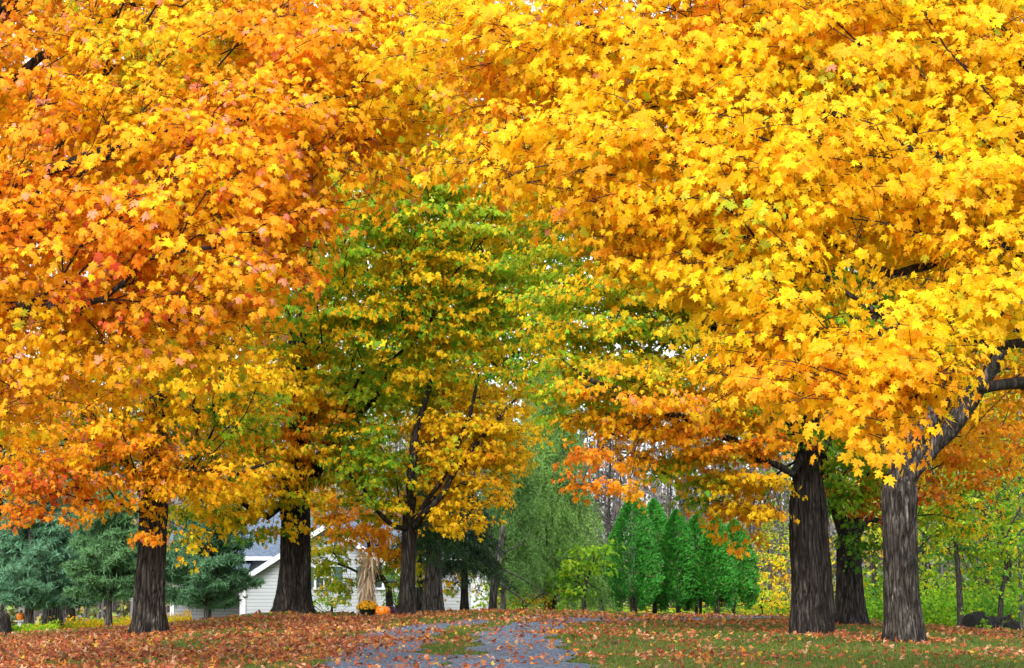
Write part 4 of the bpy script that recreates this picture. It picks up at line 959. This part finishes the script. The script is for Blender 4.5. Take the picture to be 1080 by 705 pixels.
# ------------------------------------------------------------------ autumn display by the young maple
YP = 56.0
M_ATTR = attr_mat('painted_attr')
def pumpkin(px, Y, Rw, Rh, label, z=None, ribs=11, col=(.80, .20, .012), seed=0):
    b = gpt(px, Y)
    if z is not None: b[2] = z
    b[2] -= .01
    root = empty('pumpkin', b, label, 'pumpkin')
    nu, nv = 88, 28; m = MB(); u = np.arange(nu) / nu * 2 * math.pi; v = np.linspace(-math.pi / 2, math.pi / 2, nv)
    U, Vv = np.meshgrid(u, v); rb = 1 - .09 * np.abs(np.cos(U * ribs / 2 + seed)) ** .5 * 1.0 + .09
    rr = np.cos(Vv) ** .75 * rb * Rw; zz = Rh * (1 + np.sin(Vv)) * (1 - .16 * (np.sin(Vv) > .3) * (1 - np.cos(Vv)) ** 2)
    rr = np.maximum(rr, .01); W = np.stack([b[0] + rr * np.cos(U), b[1] + rr * np.sin(U), b[2] + zz], -1).reshape(-1, 3)
    i = np.arange(nv - 1)[:, None] * nu; j = np.arange(nu)[None]; j2 = (j + 1) % nu
    m.add(W, np.stack([i + j, i + j2, i + nu + j2, i + nu + j], -1).reshape(-1, 4), smooth=True)
    m.build('pumpkin_shell', PUMP, root)
    m = MB(); tz = b[2] + 2 * Rh * .9; m.tube([[b[0], b[1], tz - .03], [b[0] + .01, b[1], tz + .05], [b[0] + .05, b[1] - .01, tz + .1]], [.035, .024, .02], 7); m.build('stem', flat_mat('pumpkin_stem', (.22, .20, .09), .8), root)
PUMP = flat_mat('pumpkin_skin', (.95, .24, .012), .35, .12, 8, spec=.5)
pumpkin(404, YP - .3, .20, .165, 'plump orange pumpkin beside the potted yellow mums')
pz = gpt(23, 70)
m = MB(); m.tube([pz - [0, 0, .1], pz + [0, 0, .42]], [.10, .08], 10); m.box(pz + [0, 0, .43], (.30, .30, .04))
tag(m.build('pedestal', TRIM), 'small pale pedestal by the leftmost pine holding an orange pumpkin', 'pedestal')
pumpkin(23, 70, .125, .15, 'small tall orange pumpkin on a pale pedestal at the left edge', z=pz[2] + .45, seed=1)

def potted(px, Y, Rp, hp, Rf, hf, cols, label, potcol, n, seed):
    b = gpt(px, Y); root = empty('potted_mums', b, label, 'potted flowers'); r_ = np.random.default_rng(seed)
    m = MB(); zz = [0, .02, .1, hp - .03, hp - .03, hp, hp, hp - .04]; rr = [Rp * .7, Rp * .72, Rp * .84, Rp * .98, Rp * 1.05, Rp * 1.05, Rp * .96, Rp * .94]
    m.tube([[b[0], b[1], b[2] + z + 1e-4 * i] for i, z in enumerate(zz)], rr, 28); m.build('pot', flat_mat('pot_' + str(seed), potcol, .4, .2), root)
    # leaves then blossoms on a dome
    def dome(n, k):
        d = unit(r_.normal(size=(n, 3))); d[:, 2] = np.abs(d[:, 2]) - .12; return b + [0, 0, hp] + d * [Rf * k, Rf * k, hf * k], unit(d)
    p, d = dome(900, .93); m = MB(); put_leaves(m, p, d + r_.normal(0, .5, (900, 3)), r_.normal(size=(900, 3)), r_.uniform(.03, .055, 900), np.array([.03, .09, .02]) * r_.uniform(.6, 1.5, (900, 1)), T_TRI); m.build('foliage', M_NEEDLE, root, col=True)
    p, d = dome(n, 1.0); m = MB()
    ang = np.arange(10) / 10 * 2 * math.pi; rad = np.where(np.arange(10) % 2 == 0, 1, .62)
    V = np.concatenate([[[0, 0, .35]], np.column_stack([np.cos(ang) * rad, np.sin(ang) * rad, np.zeros(10)])]); Fc = np.array([[0, 1 + i, 1 + (i + 1) % 10] for i in range(10)])
    C = np.array(cols)[r_.integers(0, len(cols), n)] * r_.uniform(.8, 1.15, (n, 1))
    put_leaves(m, p, d + r_.normal(0, .2, (n, 3)), r_.normal(size=(n, 3)), r_.uniform(.025, .04, n), C, (V, Fc)); m.build('blossoms', M_LEAF, root, col=True)
potted(388, YP - .2, .235, .25, .30, .22, [(.85, .50, .02), (.85, .38, .015), (.9, .62, .04)], 'round dark pot overflowing with yellow-orange mums at the corn stalks', (.012, .018, .012), 420, 5)
potted(413, YP + .8, .12, .14, .17, .13, [(.28, .06, .30), (.38, .10, .36)], 'small pot of purple mums half hidden behind the big pumpkin', (.05, .05, .05), 130, 6)

def corn_shock():
    b = gpt(388, YP + .35); root = empty('corn_shock', b, 'tied upright bundle of dry corn stalks behind the mums', 'corn stalks'); r_ = np.random.default_rng(9)
    st = MB(); lf = MB(); H = 1.62
    for k in range(30):
        a = r_.uniform(0, 6.28); rb = r_.uniform(.08, .30); d = np.array([math.cos(a), math.sin(a), 0]); hh = H * r_.uniform(.85, 1.1)
        neck = b + d * .06 * r_.uniform(.3, 1) + [0, 0, 1.05]; p0 = b + d * rb; p2 = b + d * r_.uniform(.05, .28) + [0, 0, hh]
        C = np.array([.50, .40, .24]) * r_.uniform(.7, 1.2); u = np.linspace(0, 1, 7)[:, None]
        pts = np.concatenate([p0 + (neck - p0) * u[:-1], neck + (p2 - neck) * u])
        st.tube(pts, .013, 5, C)
        for s in range(13):
            f = r_.uniform(.05, .98); c = p0 + (neck - p0) * f / .6 if f < .6 else neck + (p2 - neck) * (f - .6) / .4
            dd = unit(r_.normal(size=3) * [1, 1, .2]); L = r_.uniform(.25, .6); n = 6; uu = np.linspace(0, 1, n)
            pts = c + dd * (L * .55 * uu)[:, None] * r_.uniform(.3, 1.1); pts[:, 2] += L * (.35 * uu - 1.15 * uu ** 2)
            w_ = .032 * np.sin(np.clip(uu * .9 + .1, 0, 1) * math.pi) ** .6 + .002; sd = unit(np.cross(dd, [0, 0, 1.0])); tw = (uu * r_.uniform(-2, 2))[:, None]
            sv = sd * np.cos(tw) + np.array([0, 0, 1.0]) * np.sin(tw)
            V = np.concatenate([pts + sv * w_[:, None], pts - sv * w_[:, None]])
            C = np.array([.62, .52, .39]) * r_.uniform(.5, 1.25) * np.array([1, r_.uniform(.85, 1.02), r_.uniform(.7, 1.1)])
            lf.add(V, [[i, i + 1, n + i + 1, n + i] for i in range(n - 1)], C)
    st.build('stalks', M_ATTR, root, col=True); lf.build('husks', M_LITTER, root, col=True)
    m = MB(); a = np.linspace(0, 2 * math.pi, 20); m.tube(np.column_stack([b[0] + .10 * np.cos(a), b[1] + .10 * np.sin(a), b[2] + 1.05 + 0 * a]), .012, 5); m.build('twine', flat_mat('twine', (.3, .2, .1), .8), root)
corn_shock()

# dark boulders at the right wood edge
def boulder(px, Y, w_, h_, label, seed):
    b = gpt(px, Y); nu, nv = 60, 34; u = np.arange(nu) / nu * 2 * math.pi; v = np.linspace(-1.2, math.pi / 2, nv); U, Vv = np.meshgrid(u, v)
    d = np.stack([np.cos(Vv) * np.cos(U), np.cos(Vv) * np.sin(U), np.sin(Vv)], -1).reshape(-1, 3); s = 1 + .22 * fbm(d + seed, 1.5, seed, 3) + .06 * fbm(d, 6, seed, 2)
    W = b + d * s[:, None] * [w_, w_ * .7, h_]; W[:, 2] -= .05; m = MB()
    i = np.arange(nv - 1)[:, None] * nu; j = np.arange(nu)[None]; j2 = (j + 1) % nu
    m.add(W, np.stack([i + j, i + j2, i + nu + j2, i + nu + j], -1).reshape(-1, 4), smooth=True)
    tag(m.build('boulder', ROCK), label, 'boulder', 'dark boulders at the right wood edge')
ROCK = flat_mat('dark_rock', (.008, .008, .008), .9, .5, 5, .05)
small_tree('shrub', 'scrubby green bush growing over the dark boulders', 'shrub', None, 1048, 58.5, [(1049, 655)], [1.2, .8],
           [(1046, 655, 58.4, .5, .3, .22, 'fresh', .8), (1015, 648, 59.5, .35, .3, .35, 'thicket', .6), (1072, 645, 59, .4, .3, .4, 'thicket', .7)], k=22, nl=12, leaf=.07, size=.25, seed=212)
boulder(1028, 59, .42, .55, 'blackish boulder under the dark-stemmed small tree', 1)
boulder(1062, 60, .38, .50, 'blackish boulder nearer the right edge of the view', 2)
boulder(1044, 62, .34, .45, 'smaller dark boulder wedged between two bigger ones', 3)
# stumps at the far left
def stump(px, Y, r, h, label, seed, mat):
    b = gpt(px, Y); m = MB(); trunk_mesh(m, [b, b + [0, 0, h * .5], b + [.02, 0, h]], [r, r * .92, r * .9], .3, 5, seed, 60, .05, .02)
    tag(m.build('tree_stump', mat), label, 'tree stump')
stump(3, 66, .28, .75, 'black weathered stump at the left edge', 4, M_BARK)
stump(57, 72, .35, 1.1, 'grey broken stump behind the green weeds', 5, M_BARKG)

# ------------------------------------------------------------------ lawn and litter
def lawn():
    r_ = np.random.default_rng(77); n = 330000
    Y = 24 + (62 - 24) * r_.uniform(size=n) ** .9; px = r_.uniform(-60, 1140, n); x = (px - CX) / F * Y
    q = np.column_stack([x, Y, x * 0])
    bare = fbm(q, .9, 21, 2)
    gr = on_gravel(x, Y); keep = (~gr | (r_.uniform(size=n) < .012)) & (r_.uniform(size=n) < .75 + .5 * bare); x, Y, q = x[keep], Y[keep], q[keep]; n = len(x)
    z = ground(x, Y); h = r_.uniform(.025, .075, n); a = r_.uniform(0, 6.28, n); w_ = r_.uniform(.007, .015, n)
    B = np.column_stack([x, Y, z - .004]); s = np.column_stack([np.cos(a), np.sin(a), 0 * a]) * w_[:, None]; tip = B + np.column_stack([r_.normal(0, .025, n), r_.normal(0, .025, n), h])
    V = np.stack([B - s, B + s, tip], 1).reshape(-1, 3)
    t_ = np.clip(.5 + .45 * fbm(q, .5, 22, 2) + r_.normal(0, .2, n), 0, 1)[:, None]
    C = np.array([.05, .115, .012]) * (1 - t_) + np.array([.17, .215, .035]) * t_; C[r_.uniform(size=n) < .08] = [.26, .21, .09]
    m = MB(); m.add(V, np.arange(3 * n).reshape(-1, 3), np.repeat(C, 3, 0)); tag(m.build('grass', M_GRASSB, col=True), 'short green lawn grass', 'grass', kind='stuff')
lawn()
def litter():
    r_ = np.random.default_rng(78); n = 165000
    Y = 24 + (64 - 24) * r_.uniform(size=n) ** .85; px = r_.uniform(-60, 1140, n); x = (px - CX) / F * Y
    q = np.column_stack([x, Y, x * 0]); nz = fbm(q, .55, 31, 3); py = HOR + (EYE - ground(x, Y)) / Y * F
    left = 1 / (1 + np.exp((x + 3.6) / .8))                      # under the left maples
    dens = .09 + .20 * nz + left * (.38 + .50 * nz)
    dens += .12 * np.exp(-((Y - 52) / 5.0) ** 2) * (x > -5) * (x < 8) + .22 * (nz > .45)
    dens *= np.where(on_gravel(x, Y), np.where(Y > 37, 1.1, .6) + .35 * nz, 1.0)
    dens = np.where((x > 1.5) & (Y < 49), dens * .5, dens)
    dens = np.where((x < -6) & (Y > 52), dens * .35, dens)
    dens *= 1 - .8 * np.exp(-((x + 6.2) ** 2 / 5 + (Y - 56) ** 2 / 9)) - .6 * np.exp(-((x + 3.5) ** 2 / 1.5 + (Y - 54.5) ** 2 / 3))
    nz2 = fbm(q, 2.4, 33, 2); dens += .16 * nz2
    for tx, ty in ((7.7, 39.5), (6.5, 43.5), (8.7, 51), (-7.9, 43.5), (-2.9, 55)):
        rr_ = np.hypot(x - tx, Y - ty); dens += .5 * np.exp(-((rr_ - .65) / .35) ** 2)
    keep = r_.uniform(size=n) < np.clip(dens, .02, 1); x, Y, q = x[keep], Y[keep], q[keep]; n = len(x)
    z = ground(x, Y) + r_.uniform(.015, .07, n)
    Pp = np.column_stack([x, Y, z]); Nn = r_.normal(0, .75, (n, 3)) + [0, 0, .9]; Tt = r_.normal(size=(n, 3))
    cols = np.array([(.34, .085, .035), (.42, .13, .045), (.28, .06, .03), (.44, .19, .08), (.46, .27, .15), (.52, .22, .035), (.15, .07, .045), (.60, .40, .04)])
    wt = np.array([5, 5, 3, 4, 3, 2.2, 2, .7]); wt /= wt.sum(); C = cols[r_.choice(len(cols), n, p=wt)] * r_.uniform(.7, 1.25, (n, 1)) * (1 + .22 * fbm(q, .8, 35, 2))[:, None]
    V, Fc = T_MID; V = V.copy(); V[:, 2] *= 2.4
    m = MB(); put_leaves(m, Pp, Nn, Tt, r_.uniform(.05, .10, n), C, (V, Fc)); tag(m.build('fallen_leaves', M_LITTER, col=True), 'rust, orange and tan fallen maple leaves lying on lawn and drive', 'fallen leaves', kind='stuff')
litter()
print('leaf verts', sum(len(o.data.vertices) for o in bpy.data.objects if o.type == 'MESH'))
